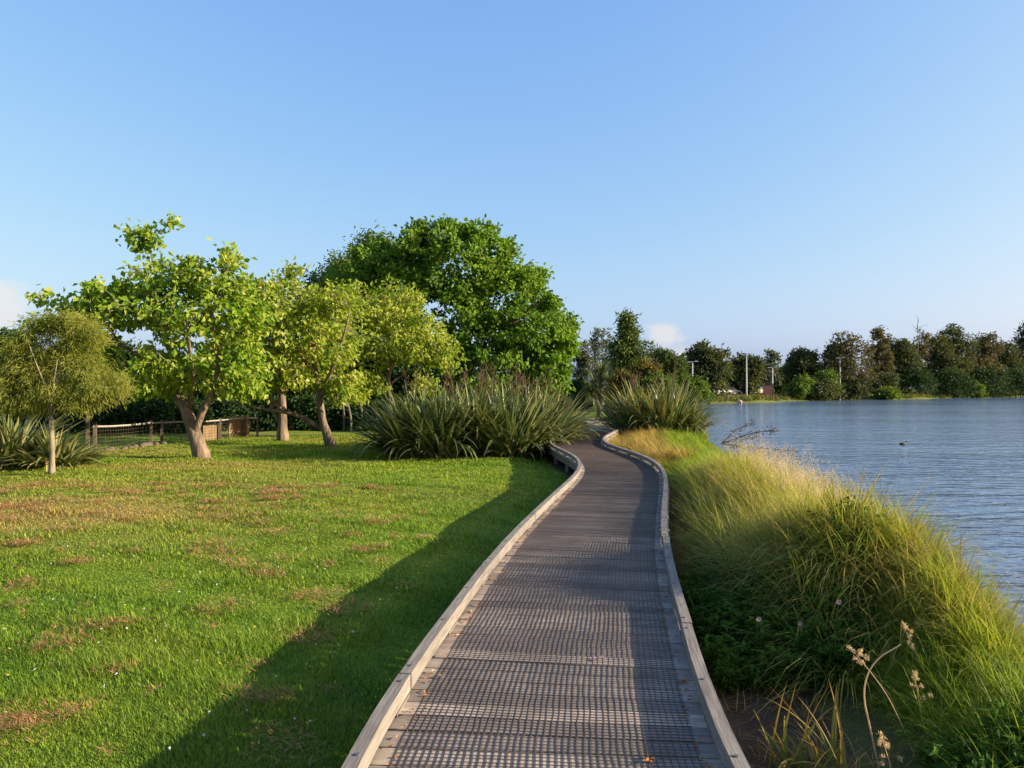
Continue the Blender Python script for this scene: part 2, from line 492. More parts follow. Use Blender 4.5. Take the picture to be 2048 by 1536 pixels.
def lawn_blade_mat():
    m, nt, N, L, out = new_mat('lawn_blade')
    geo = N.new('ShaderNodeNewGeometry')
    col = lawn_col(N, L, geo.outputs['Position'])
    r2 = ramp(N, [(0, (.45, .52, .5)), (.5, (.95, 1, .95)), (.88, (1.3, 1.3, 1.15)), (1, (1.65, 1.5, 1.3))])
    L.new(geo.outputs['Random Per Island'], r2.inputs[0])
    col = mixc(N, L, 1.0, col, r2.outputs[0], 'MULTIPLY')
    p = N.new('ShaderNodeBsdfPrincipled'); L.new(col, p.inputs['Base Color'])
    p.inputs['Roughness'].default_value = .55; p.inputs['Specular IOR Level'].default_value = .25
    t = N.new('ShaderNodeBsdfTranslucent')
    L.new(mixc(N, L, 1.0, col, (1.3, 1.3, .7), 'MULTIPLY'), t.inputs[0])
    mx = N.new('ShaderNodeMixShader'); mx.inputs[0].default_value = .4
    L.new(p.outputs[0], mx.inputs[1]); L.new(t.outputs[0], mx.inputs[2]); L.new(mx.outputs[0], out.inputs[0])
    return m


M['lawn_blade'] = lawn_blade_mat()


def ground_mat():
    m, nt, N, L, out = new_mat('ground_soil_and_turf')
    geo = N.new('ShaderNodeNewGeometry'); pos = geo.outputs['Position']
    col = lawn_col(N, L, pos)
    n5 = noise_node(N, L, pos, 9, 5, .7)
    r5 = ramp(N, [(.3, (.5, .52, .5)), (.7, (1.0, 1.0, 1.0))]); L.new(n5.outputs[0], r5.inputs[0])
    col = mixc(N, L, 1.0, col, r5.outputs[0], 'MULTIPLY')
    at_ = N.new('ShaderNodeUVMap'); sp = N.new('ShaderNodeSeparateXYZ'); L.new(at_.outputs[0], sp.inputs[0])
    n6 = noise_node(N, L, pos, 4, 6, .65)
    soil = ramp(N, [(.3, (.045, .033, .022)), (.7, (.12, .088, .056))]); L.new(n6.outputs[0], soil.inputs[0])
    col = mixc(N, L, sp.outputs[0], col, soil.outputs[0])
    p = N.new('ShaderNodeBsdfPrincipled'); L.new(col, p.inputs['Base Color'])
    p.inputs['Roughness'].default_value = .95; p.inputs['Specular IOR Level'].default_value = .1
    b = N.new('ShaderNodeBump'); b.inputs['Strength'].default_value = .8; b.inputs['Distance'].default_value = .05
    nb = noise_node(N, L, pos, 14, 6, .7)
    L.new(nb.outputs[0], b.inputs['Height']); L.new(b.outputs[0], p.inputs['Normal'])
    L.new(p.outputs[0], out.inputs[0])
    return m


def water_mat():
    m, nt, N, L, out = new_mat('lake_water')
    geo = N.new('ShaderNodeNewGeometry')
    mp = N.new('ShaderNodeMapping'); mp.inputs['Scale'].default_value = (.55, 1.5, 1); mp.inputs['Rotation'].default_value = (0, 0, R(12))
    L.new(geo.outputs['Position'], mp.inputs[0])
    a = noise_node(N, L, mp.outputs[0], 2.6, 3, .5)
    b2 = noise_node(N, L, mp.outputs[0], .75, 3, .5)
    h = mth(N, L, 'ADD', mth(N, L, 'MULTIPLY', a.outputs[0], .35), mth(N, L, 'MULTIPLY', b2.outputs[0], .75))
    b = N.new('ShaderNodeBump'); b.inputs['Strength'].default_value = 1.0; b.inputs['Distance'].default_value = .24
    lane = noise_node(N, L, mp.outputs[0], .05, 3, .55)
    lr = ramp(N, [(.38, (.45, .45, .45)), (.6, (1, 1, 1))]); L.new(lane.outputs[0], lr.inputs[0])
    h = mth(N, L, 'MULTIPLY', h, lr.outputs[0])
    L.new(h, b.inputs['Height'])
    p = N.new('ShaderNodeBsdfPrincipled')
    # calm and rippled lanes
    n3 = noise_node(N, L, mp.outputs[0], .06, 3, .5)
    p.inputs['Base Color'].default_value = (.10, .15, .225, 1)
    p.inputs['Roughness'].default_value = .10
    p.inputs['IOR'].default_value = 1.333
    p.inputs['Specular IOR Level'].default_value = .5
    L.new(b.outputs[0], p.inputs['Normal'])
    L.new(p.outputs[0], out.inputs[0])
    return m


M['ground'] = ground_mat()
M['water'] = water_mat()

# ------------------------------------------------------------------ boardwalk centre line and land shape
CL = np.array([(.05, -4), (.06, -1), (.08, 1), (.125, 3), (.22, 4), (.36, 5), (.50, 6), (.66, 7), (.84, 8), (1.04, 9), (1.25, 10), (1.46, 11), (1.67, 12), (1.87, 13),
               (2.03, 14), (2.13, 15), (2.17, 16), (2.13, 17), (2.04, 18), (1.93, 19), (1.85, 20), (1.84, 21), (1.91, 22), (2.05, 23), (2.25, 24), (2.5, 25),
               (2.8, 26.2), (3.4, 28.5), (3.95, 31), (4.3, 33.5), (4.3, 36), (3.8, 38.5), (2.7, 40.8), (1, 42.8), (-1.5, 44)])
CL = resample(smooth_path(CL, 2), .1)
CT = norm(np.gradient(CL, axis=0))
CN = np.stack([CT[:, 1], -CT[:, 0]], 1)          # points to the right of travel
CS = np.concatenate([[0], np.cumsum(np.linalg.norm(np.diff(CL, axis=0), axis=1))])
HALF = .77


def cl_off(s, off):
    """Point on the deck at arc length s, off metres to the right."""
    x = np.interp(s, CS, CL[:, 0] + CN[:, 0] * off); y = np.interp(s, CS, CL[:, 1] + CN[:, 1] * off)
    return np.stack([x, y], -1)


def cl_ang(s):
    return np.arctan2(np.interp(s, CS, CT[:, 1]), np.interp(s, CS, CT[:, 0]))


def deck_d(x, y):
    """Signed distance right of the deck centre line."""
    x = np.asarray(x, float).ravel(); y = np.asarray(y, float).ravel()
    out = np.empty(len(x)); step = 3
    A = CL[::step]; Nn = CN[::step]
    for i in range(0, len(x), 40000):
        dx = x[i:i + 40000, None] - A[None, :, 0]; dy = y[i:i + 40000, None] - A[None, :, 1]
        d2 = dx * dx + dy * dy
        k = d2.argmin(1); r = np.arange(len(k))
        s = dx[r, k] * Nn[k, 0] + dy[r, k] * Nn[k, 1]
        out[i:i + 40000] = np.sqrt(d2[r, k]) * np.where(s >= 0, 1, -1)
    return out


def sstep(t):
    t = np.clip(t, 0, 1); return t * t * (3 - 2 * t)


SHY = [-60, -5, 3, 5, 7, 10, 16, 22, 26, 32, 60, 125, 400]
SHX = [3.0, 3.2, 3.35, 3.5, 3.8, 4.4, 5.2, 6.1, 6.9, 8.1, 15.0, 30.0, 95.]
WATER_Z = -.75


def lake_d(x, y):
    """Positive inside the lake."""
    d1 = x - np.interp(y, SHY, SHX) - .15 * np.sin(y * .9) - .1 * np.sin(y * 2.3 + 1)
    far = 114 + (x - 26) * .80 + 3 * np.sin(x * .13) + 1.5 * np.sin(x * .41)
    d2 = (far - y) * .75
    return np.minimum(d1, d2)


def land(x, y):
    sh = np.shape(x)
    x = np.asarray(x, float).ravel(); y = np.asarray(y, float).ravel()
    d = deck_d(x, y)
    near = (y < 48) & (np.abs(x) < 30)
    z = np.full(len(x), -.33)
    z += .04 * np.sin(x * .5 + 1) * np.sin(y * .37) + .02 * np.sin(x * 1.7 + y * 1.1)
    z -= .10 * np.exp(-((d + 1.0) / .5) ** 2) * near
    right = near & (d > 0)
    xs = np.interp(y, SHY, SHX)
    z = np.where(right, -.40 + .0 * z, z)
    z += right * .72 * np.exp(-(((x - 2.75) / .62) ** 2 + ((y - 6.2) / 1.05) ** 2) ** 1.5)
    z += right * .50 * np.exp(-(((x - 3.05) / .5) ** 2 + ((y - 4.9) / .7) ** 2))
    u = (d - HALF) / np.maximum(xs - x + d - HALF, .3)
    z += right * .42 * np.exp(-((u - .6) / .3) ** 2) * sstep((y - 6.5) / 2.0) * (1 - .45 * sstep((y - 13) / 4))
    z += right * .25 * np.exp(-(((x - 2.7) / .55) ** 2 + ((y - 3.9) / .8) ** 2))
    under = np.exp(-(d / 1.0) ** 4) * near
    z = z * (1 - under) + under * -.45
    ld = lake_d(x, y)
    wid = np.where(y < 45, .55, 2.0)
    k = sstep((ld / wid + 1) / 2)
    zl = np.where(y > 60, np.maximum(z, -.35), z)
    bed = -.75 - .9 * np.clip(ld / 3, 0, 1)
    z = zl * (1 - k) + bed * k
    z += np.where((y > 90) & (ld < 0), np.minimum(-ld * .035, 1.2), 0)
    return z.reshape(sh)


gx = np.unique(np.concatenate([np.linspace(-900, -60, 22), np.linspace(-60, -14, 60), np.linspace(-14, -1.5, 90), np.linspace(-1.5, 9, 130), np.linspace(9, 40, 80), np.linspace(40, 220, 90), np.linspace(220, 900, 18)]))
gy = np.unique(np.concatenate([np.linspace(-300, -8, 16), np.linspace(-8, 2, 20), np.linspace(2, 16, 150), np.linspace(16, 50, 170), np.linspace(50, 100, 50), np.linspace(100, 270, 110), np.linspace(270, 1500, 26)]))
GX, GY = np.meshgrid(gx, gy)
GZ = land(GX, GY)
nx, ny = len(gx), len(gy)
i, j = np.meshgrid(np.arange(nx - 1), np.arange(ny - 1))
q = (j * nx + i).ravel()
GF = np.stack([q, q + 1, q + nx + 1, q + nx], 1)
dd = deck_d(GX, GY).reshape(GX.shape)
soil = ((dd > -.85) & (dd < 2.2) & (GY < 9)).astype(float) * np.where(dd > 1.6, .7, 1.0)
soil = np.where((dd > -.95) & (dd < 1.05) & (GY < 46), 1.0, soil)
soil = np.where(lake_d(GX, GY) > -.1, 1.0, soil)
soil = np.where(GY > 95, .45, soil)
soil = np.where((GX < 1) & (GY > 35.0) & (GY < 60), .95, soil)
uvs = np.stack([soil.ravel(), soil.ravel()], 1)
g = mk('ground', np.stack([GX.ravel(), GY.ravel(), GZ.ravel()], 1), GF, M['ground'], smooth=True, uv=uvs)
tag(g, kind='structure', label='mown green lawn, bank and far shore around the lake', cat='ground')

wv = np.array([(1.0, -300, WATER_Z), (1200, -300, WATER_Z), (1200, 900, WATER_Z), (1.0, 900, WATER_Z)])
# a sheet that stays under the land and shows only in the lake basin
w = mk('lake_water', wv, np.array([[0, 1, 2, 3]]), M['water'])
tag(w, kind='structure', label='rippled blue lake water right of the boardwalk', cat='water')


# ------------------------------------------------------------------ boardwalk
bw = empty('boardwalk', (.1, 1, 0))
tag(bw, 'curving timber boardwalk with wire netting and low kerb rails along the lake', 'boardwalk')
items, uvl = [], []
s = .02
S_END = CS[-1] - .3
pk = 0
while s < S_END:
    wd = .142 + rng.normal() * .002
    off = rng.normal() * .006
    e0, e1 = s, s + wd
    P = []
    for (sa_, o_) in ((e0, -.82 + off), (e0, .82 + off), (e1, -.82 + off), (e1, .82 + off)):
        P.append(cl_off(sa_, o_))
    P = np.array(P)
    zt = rng.normal() * .0012 - (.003 if rng.random() < .3 else 0)
    V = np.array([[*P[0], zt - .04], [*P[0], zt], [*P[1], zt - .04], [*P[1], zt], [*P[2], zt - .04], [*P[2], zt], [*P[3], zt - .04], [*P[3], zt]])
    # order -> x(2) y(2) z(2)
    items.append((V[[0, 1, 2, 3, 4, 5, 6, 7]], BOXF))
    o = rng.random() * 40
    uvl.append(np.array([[o + 0, 0 + o], [o + 0, 0 + o], [o + 1.6, 0 + o], [o + 1.6, o], [o, o + wd], [o, o + wd], [o + 1.6, o + wd], [o + 1.6, o + wd]]))
    s += wd + .008 + rng.random() * .005
V, F = cat_geo(items)
mk('deck', V, F, M['plank'], bw, uv=np.concatenate(uvl))


def ribbon_along(s0, s1, off, wd, z0, z1, step=.12, wob=0.0):
    """Rectangular bar that follows the deck at lateral offset off."""
    n = max(2, int((s1 - s0) / step) + 1)
    ss = np.linspace(s0, s1, n)
    w_ = wob * rng.normal(size=n)
    a = cl_off(ss, off); nn = np.stack([np.interp(ss, CS, CN[:, 0]), np.interp(ss, CS, CN[:, 1])], 1)
    a = a + nn * w_[:, None]
    Lf, Rt = a - nn * wd / 2, a + nn * wd / 2
    zz0, zz1 = np.full(n, z0), np.full(n, z1)
    V = np.concatenate([np.c_[Lf, zz0], np.c_[Lf, zz1], np.c_[Rt, zz1], np.c_[Rt, zz0]])
    k = np.arange(n - 1)
    F = []
    for a_, b_ in ((0, 1), (1, 2), (2, 3), (3, 0)):
        F.append(np.stack([a_ * n + k, a_ * n + k + 1, b_ * n + k + 1, b_ * n + k], 1))
    F.append(np.array([[0, n, 2 * n, 3 * n], [n - 1, 4 * n - 1, 3 * n - 1, 2 * n - 1]]))
    o = rng.random() * 30
    u = np.tile(ss, 4)
    v = np.repeat([o, o + abs(z1 - z0), o + abs(z1 - z0) + wd, o + 2 * abs(z1 - z0) + wd], n)
    return V, np.concatenate(F), np.stack([u, v], 1)


# wire netting stapled over the planks
items = []
for off in np.arange(-.66, .67, .0305):
    V, F, _ = ribbon_along(.2, 32, off, .0036, .0012, .0040, .10, .0018)
    items.append((V, F))
for s in np.arange(.2, 32, .0305):
    n = 8
    offs = np.linspace(-.667, .667, n)
    base = np.array([cl_off(s + rng.normal() * .0014 + .006 * math.sin(s * 3 + o * 4), o) for o in offs])
    t = np.array([math.cos(cl_ang(s)), math.sin(cl_ang(s))]) * .0014
    A, B = base - t, base + t
    V = np.concatenate([np.c_[A, np.full(n, .003)], np.c_[A, np.full(n, .0054)], np.c_[B, np.full(n, .0054)], np.c_[B, np.full(n, .003)]])
    k = np.arange(n - 1)
    F = np.concatenate([np.stack([a_ * n + k, a_ * n + k + 1, b_ * n + k + 1, b_ * n + k], 1) for a_, b_ in ((0, 1), (1, 2), (2, 3), (3, 0))])
    items.append((V, F))
V, F = cat_geo(items)
mk('wire_netting', V, F, M['wire'], bw)

# kerb rails on spacer blocks
K0, K1 = .019, .103
for side in (-1, 1):
    s = .3 if side < 0 else 1.2
    K_END = float(np.interp(30.2, CL[:330, 1], CS[:330]))
    while s < K_END:
        ln = 2.35 + rng.random() * .5
        e = min(s + ln, S_END)
        dz = rng.normal() * .0025
        V, F, UV = ribbon_along(s, e - .004, side * (HALF + rng.normal() * .004), .064, K0 + dz, K1 + dz, .15)
        kr = mk('kerb_rail', V, F, M['kerb'], bw, uv=UV)
        nb = 4
        if s < 22:
            for k in range(nb):
                sb = s + (e - s) * (k + .06 + (.28 if k else 0) * .0) / (nb - .88) if False else s + .10 + (e - s - .2) * k / (nb - 1)
                p = cl_off(sb, side * HALF)
                ct, cf = tube(np.array([[p[0], p[1], K1 + dz - .004], [p[0], p[1], K1 + dz + .005]]), .011, 8)
                Vb, Fb = tubes_geo([(ct, cf)])
                sub('bolt', Vb, Fb, M['steel'], kr, bw)
        s = e
    for s in np.arange(.5, K_END, 1.2):
        p = cl_off(s, side * HALF)
        V, F = box((p[0], p[1], (.001 + K0 - .003) / 2), (.26, .06, K0 - .004), cl_ang(s))
        uvb = np.stack([V[:, 0], V[:, 1]], 1)
        if len([c for c in bw.children if c.name.startswith('spacer_block')]) < 76:
            mk('spacer_block', V, F, M['beam'], bw, uv=uvb)
    V, F, UV = ribbon_along(.02, S_END, side * .74, .05, -.22, -.043, .3)
    mk('edge_beam', V, F, M['beam'], bw, uv=UV)
    for s in np.arange(1.5, S_END, 1.9):
        p = cl_off(s, side * .67)
        V, F = tubes_geo([tube(np.array([[p[0], p[1], -.9], [p[0], p[1], -.23]]), .06, 8)])
        mk('pile', V, F, M['beam'], bw, uv=np.stack([V[:, 2], V[:, 0]], 1))


# ------------------------------------------------------------------ plants: leaves, blades, trees
def blades(base, length, az_, lean, droop, width, segs=4, fold=0.0, taper=1.0):
    """Strap or grass blades. lean = start angle from vertical, droop = extra bend over the length. Returns V,F,UV."""
    n = len(base)
    t = np.linspace(0, 1, segs + 1)
    ang = lean[:, None] + droop[:, None] * t[None] ** 1.3
    ds = length[:, None] / segs
    am = (ang[:, :-1] + ang[:, 1:]) / 2
    h = np.concatenate([np.zeros((n, 1)), np.cumsum(np.sin(am) * ds, 1)], 1)
    z = np.concatenate([np.zeros((n, 1)), np.cumsum(np.cos(am) * ds, 1)], 1)
    dx, dy = np.cos(az_)[:, None], np.sin(az_)[:, None]
    C = np.stack([base[:, 0:1] + h * dx, base[:, 1:2] + h * dy, base[:, 2:3] + z], -1)
    prof = np.clip(np.where(t < .15, .6 + t / .15 * .4, 1.0) * (1 - t ** (2.2 / taper)) + .03, .03, 1)
    wv_ = width[:, None] * prof[None] / 2
    sx, sy = -np.sin(az_)[:, None], np.cos(az_)[:, None]
    side = np.stack([sx * wv_, sy * wv_, np.zeros_like(wv_)], -1)
    if fold:
        up = np.stack([-np.cos(ang) * dx, -np.cos(ang) * dy, np.sin(ang)], -1) * (wv_ * fold)[..., None]
        V = np.stack([C - side + up, C, C + side + up], 2)       # n, segs+1, 3, 3
        per = 3
    else:
        V = np.stack([C - side, C + side], 2)
        per = 2
    b0 = np.arange(n)[:, None, None] * (segs + 1) * per
    r = np.arange(segs)[None, :, None] * per
    c = np.arange(per - 1)[None, None]
    F = np.stack([b0 + r + c, b0 + r + c + 1, b0 + r + c + 1 + per, b0 + r + c + per], -1).reshape(-1, 4)
    UV = np.stack(np.broadcast_arrays(np.arange(per)[None, None] * .5, t[None, :, None]), -1)
    UV = np.broadcast_to(UV, (n, segs + 1, per, 2)).reshape(-1, 2)
    return V.reshape(-1, 3), F, UV


def leaf_geo(C, axis, nrm, L_, W_, fold=.18, wide=.42):
    n = len(C)
    axis = norm(axis); side = norm(np.cross(axis, nrm)); nn = np.cross(side, axis)
    L_ = L_[:, None]; W_ = W_[:, None]
    B = C; T = C + axis * L_ - nn * L_ * .12
    Lf = C + axis * L_ * wide + side * W_ * .5 + nn * W_ * fold
    Rt = C + axis * L_ * wide - side * W_ * .5 + nn * W_ * fold
    V = np.stack([B, Lf, T, Rt], 1).reshape(-1, 3)
    k = np.arange(n)[:, None] * 4
    F = np.concatenate([k + np.array([[0, 2, 1]]), k + np.array([[0, 3, 2]])])
    return V, F


def crown_points(blobs, shell=.55, lumpy=.22):
    out = []
    for (c, r, n) in blobs:
        u = norm(rng.normal(size=(n, 3)))
        rad = shell + (1 - shell) * rng.random(n) ** .6
        lump = 1 + lumpy * np.sin(u[:, 0] * 5 + c[0]) * np.sin(u[:, 2] * 6 + c[2] * 3)
        out.append(np.asarray(c) + u * np.asarray(r) * (rad * lump)[:, None])
    return np.concatenate(out)


def skeleton(trunks, pts, tip_r, up=.5, jit=.06):
    """Grow twigs from trunk polylines to crown points; returns tubes as edge frusta."""
    nodes, par, fixed = [], [], []
    for P, r in trunks:
        for k in range(len(P)):
            nodes.append(P[k]); par.append(-1); fixed.append(r[k])
    start = len(nodes)
    nodes = list(nodes)
    tr = np.array(nodes)
    d0 = np.min(np.linalg.norm(pts[:, None] - tr[None], axis=2), 1)
    arr = np.empty((start + len(pts) * 3, 3)); arr[:start] = tr; cnt = start
    hang = np.zeros(len(arr))
    for q in np.argsort(d0):
        p = pts[q]
        v = p - arr[:cnt]
        dist = np.linalg.norm(v, axis=1)
        cost = dist + up * np.maximum(0, -v[:, 2]) + .03 * hang[:cnt]
        k = int(cost.argmin())
        a = arr[k]; L = dist[k]
        m1 = a + (p - a) * .36 + np.array([0, 0, L * .07]) + rng.normal(size=3) * jit * L
        m2 = a + (p - a) * .70 + np.array([0, 0, L * .07]) + rng.normal(size=3) * jit * L
        last = k
        for m_ in (m1, m2, p):
            arr[cnt] = m_; par.append(last); fixed.append(None); hang[cnt] = hang[last] + 1; last = cnt; cnt += 1
    acc = np.zeros(cnt)
    kids = np.zeros(cnt, int)
    for k in range(cnt - 1, start - 1, -1):
        if acc[k] == 0: acc[k] = tip_r ** 2.2
        if par[k] >= start: acc[par[k]] += acc[k] * .75
    rad = acc ** (1 / 2.2)
    ed = np.arange(start, cnt)
    pa = np.array(par[start:cnt])
    rmax = np.array([f if f is not None else 9 for f in fixed])
    ra = np.where(pa < start, np.minimum(rad[ed] * 1.15, rmax[pa] * .75), np.minimum(rad[pa], rad[ed] * 1.7))
    A, B, rb = arr[pa], arr[ed], rad[ed]
    rb = np.minimum(rb, ra)
    T = norm(B - A); ref = np.where(np.abs(T[:, 2:3]) > .8, np.array([[1., 0, 0]]), np.array([[0, 0, 1.]]))
    U = norm(np.cross(T, ref)); W = np.cross(T, U)
    n = 5
    th = np.linspace(0, 2 * np.pi, n, endpoint=False)
    ring = np.cos(th)[None, :, None] * U[:, None] + np.sin(th)[None, :, None] * W[:, None]
    VA = A[:, None] + ring * ra[:, None, None]; VB = B[:, None] + T[:, None] * (rb * .4)[:, None, None] + ring * rb[:, None, None]
    V = np.concatenate([VA, VB], 1).reshape(-1, 3)
    k = np.arange(len(A))[:, None] * 2 * n; j = np.arange(n)[None]
    F = np.stack([k + j, k + (j + 1) % n, k + n + (j + 1) % n, k + n + j], -1).reshape(-1, 4)
    return V, F


def leaves(pts, center, per, spread, L, W, droop=.5, out=.5, flat=.6, fold=.18, wide=.42, squash=.75):
    n = len(pts) * per
    C = np.repeat(pts, per, 0) + rng.normal(size=(n, 3)) * np.array([spread, spread, spread * squash])
    o = norm(C - np.asarray(center))
    ax = norm(rng.normal(size=(n, 3)) + o * out * 2 + np.array([0, 0, -droop * 1.6]))
    nr = norm(rng.normal(size=(n, 3)) * (1 - flat) + np.array([0, 0, flat]) + o * .35)
    l = L * rng.uniform(.6, 1.25, n); w_ = W * rng.uniform(.65, 1.2, n)
    return leaf_geo(C, ax, nr, l, w_, fold, wide)


def tree(name, label, cat, base, trunks, blobs, leafm, bark, per=30, spread=.3, L=.16, W=.12, tip=.008, group=None, twig=None, shell=.5, droop=.5, out=.5, flat=.25,
         trunk_n=10, lump=.05, jit=.06, up=.5, branch_name='branches', fold=.18, wide=.42, squash=.75):
    """trunks: list of (points in world coords, radii). First one is the trunk, the rest its limbs."""
    root = empty(name, base)
    tag(root, label, cat, group)
    geos, tr = [], []
    for k, (P, r) in enumerate(trunks):
        P = resample(smooth_path(P, 2), .22); m_ = len(P)
        wob = smooth_path(rng.normal(size=(max(3, m_ // 3), 3)), 1)
        wob = np.stack([np.interp(np.linspace(0, 1, m_), np.linspace(0, 1, len(wob)), wob[:, q]) for q in range(3)], 1)
        P = P + wob * (.035 if k == 0 else .07) * np.minimum(1, np.arange(m_) / 5)[:, None] * (r[0] / .15 if r[0] < .15 else 1)
        rr = np.interp(np.linspace(0, 1, m_), np.linspace(0, 1, len(r)), r)
        geos.append(tube(P, rr * .9, trunk_n if k == 0 else max(6, trunk_n - 2), lump))
        Pq = resample(P, .35)
        keep = Pq[:, 2] > base[2] + (.35 * (P[-1, 2] - base[2]) if k == 0 else 0)
        if k > 0: keep[: max(1, len(Pq) // 4)] = False
        if keep.any():
            tr.append((Pq[keep], np.interp(np.linspace(0, 1, len(Pq)), np.linspace(0, 1, len(r)), r)[keep]))
    V, F = tubes_geo(geos)
    mk('trunk', V, F, bark, root, smooth=True)
    pts = crown_points(blobs, shell)
    V, F = skeleton(tr, pts, tip, up, jit)
    mk(branch_name, V, F, twig or bark, root, smooth=True)
    c = np.mean([b[0] for b in blobs], 0) - np.array([0, 0, .25 * np.max([b[1][2] for b in blobs])])
    V, F = leaves(pts, c, per, spread, L, W, droop, out, flat, fold, wide, squash)
    mk('crown', V, F, leafm, root)
    return root


def blob(px, py, rx, ry, Y, dY, n):
    """Ellipsoid of crown: pixel centre and pixel half-sizes measured at distance Y, depth half-size dY metres."""
    return (at(px, py, Y), (rx * Y / FPX, dY, ry * Y / FPX), n)


def gz(x, y):
    return float(land(np.array([x]), np.array([y]))[0])


def foot(px, Y):
    x = (px - 1024) * Y / FPX
    return np.array([x, Y, gz(x, Y) - .03])


# --- forked broadleaf tree on the lawn
Y = 20.4
b = foot(404, Y)
A = lambda px, py, dy=0: at(px, py, Y + dy)
flare = [b + np.array([0.0, 0, -.1]), b + np.array([-.02, 0, .12])]
tree('broadleaf_tree', 'forked broadleaf tree with reddish trunk and tallest ragged yellow green crown on the lawn', 'tree', b,
     [(np.array([*flare, A(392, 880), A(380, 850), A(370, 820, .1), A(358, 790, .3), A(345, 730, .5), A(325, 640, .7), A(312, 560, .6), A(300, 500, .4)]), [.29, .20, .165, .145, .115, .10, .08, .06, .04, .02]),
      (np.array([A(389, 872), A(396, 846, -.1), A(406, 818, -.2), A(424, 785, -.3), A(426, 700, -.4), A(424, 640, -.3), A(440, 560, -.3), A(452, 515, -.2)]), [.115, .105, .095, .085, .07, .055, .04, .02]),
      (np.array([A(378, 818, .1), A(386, 790, -.2), A(392, 755, -.6), A(380, 700, -1.1), A(372, 650, -1.5)]), [.07, .065, .055, .04, .03]),
      (np.array([A(360, 785, .3), A(320, 735, .1), A(260, 700, -.2), A(205, 665, -.4), A(150, 625, -.3)]), [.085, .07, .055, .04, .022]),
      (np.array([A(374, 806, .1), A(348, 788, .5), A(315, 778, .9), A(285, 770, 1.2)]), [.06, .05, .04, .025]),
      (np.array([A(424, 640, -.3), A(380, 655, -.2), A(340, 660, -.5), A(310, 640, -.7)]), [.05, .04, .03, .02])],
     [blob(290, 478, 42, 34, Y, .5, 22), blob(338, 452, 10, 14, Y, .2, 4), blob(395, 525, 22, 16, Y, .3, 8), blob(455, 515, 28, 24, Y, .5, 16), blob(330, 560, 90, 40, Y, 1.2, 52), blob(440, 570, 50, 40, Y, 1.1, 34),
      blob(190, 610, 80, 35, Y, 1.2, 44), blob(84, 594, 10, 12, Y, .15, 4), blob(280, 630, 110, 55, Y, 1.9, 84), blob(410, 640, 90, 60, Y, 1.9, 80), blob(340, 730, 90, 60, Y, 1.6, 70), blob(460, 720, 50, 60, Y, 1.4, 34), blob(305, 772, 45, 26, Y, 1.0, 16), blob(340, 745, 60, 22, Y, 1.2, 16), blob(455, 765, 35, 22, Y, .8, 10), blob(215, 690, 60, 40, Y, 1.2, 24), blob(500, 630, 45, 55, Y, 1.3, 44), blob(500, 720, 45, 50, Y, 1.2, 30), blob(495, 775, 30, 24, Y, .8, 14), blob(150, 660, 60, 36, Y, 1.2, 30), blob(240, 590, 50, 34, Y, 1.0, 26), blob(380, 580, 50, 36, Y, 1.0, 24)],
     M['catalpa'], M['bark_red'], per=14, spread=.13, L=.185, W=.14, tip=.0125, twig=M['bark_pale'], shell=.12, droop=.55)

# --- leaning tree with a long low limb
Y = 25.2
b = foot(662, Y)
tree('leaning_tree', 'leaning broadleaf tree with one long low limb reaching left over the lawn', 'tree', b,
     [(np.array([b + [0.05, 0, -.1], A(656, 875), A(648, 835), A(640, 800), A(636, 760), A(628, 690), A(610, 620), A(596, 570)]), [.22, .14, .125, .115, .105, .08, .05, .02]),
      (np.array([A(652, 862), A(622, 845), A(590, 829), A(562, 821), A(530, 816), A(500, 806), A(472, 800), A(440, 800)]), [.10, .095, .09, .08, .065, .05, .04, .02]),
      (np.array([A(572, 822), A(556, 812), A(540, 800), A(530, 760, -.5)]), [.08, .07, .05, .03]),
      (np.array([A(640, 800), A(660, 740, -.5), A(690, 670, -1), A(700, 620, -1.2)]), [.09, .075, .05, .02]),
      (np.array([A(636, 760), A(590, 700, -.7), A(555, 640, -1)]), [.08, .06, .03])],
     [blob(590, 545, 25, 22, Y, .5, 10), blob(535, 585, 50, 28, Y, 1.0, 32), blob(620, 620, 110, 55, Y, 2.0, 120), blob(520, 680, 80, 65, Y, 2.0, 90), blob(640, 690, 100, 60, Y, 2.0, 95), blob(500, 752, 70, 28, Y, 1.6, 46), blob(590, 752, 80, 28, Y, 1.6, 50), blob(690, 770, 50, 32, Y, 1.3, 34), blob(500, 590, 40, 34, Y, 1.0, 26), blob(450, 690, 40, 60, Y, 1.2, 26), blob(680, 600, 40, 30, Y, 1.2, 26)],
     M['catalpa2'], M['bark_red'], per=15, spread=.15, L=.195, W=.13, tip=.013, twig=M['bark_pale'], shell=.15, droop=.6)

# --- upright trunk behind the leaning tree
Y = 27.2
b = foot(566, Y)
tree('broadleaf_tree', 'straight trunked broadleaf tree standing behind the long low limb', 'tree', b,
     [(np.array([b + [0, 0, -.1], A(565, 860), A(566, 830), A(562, 790), A(556, 720), A(552, 650)]), [.27, .17, .145, .13, .10, .05]),
      (np.array([A(562, 848), A(552, 832), A(540, 812), A(520, 770)]), [.09, .08, .065, .03]),
      (np.array([A(562, 790), A(600, 740, .8), A(640, 700, 1.2)]), [.11, .08, .03]),
      (np.array([A(560, 780), A(520, 730, .8), A(480, 690, 1.2)]), [.11, .08, .03])],
     [blob(560, 630, 90, 60, Y, 1.8, 80), blob(640, 680, 70, 60, Y, 1.8, 60), blob(480, 700, 60, 50, Y, 1.6, 50), blob(560, 730, 110, 36, Y, 1.6, 56)],
     M['catalpa'], M['bark_red'], per=16, spread=.17, L=.18, W=.13, tip=.012, twig=M['bark_pale'], shell=.15)

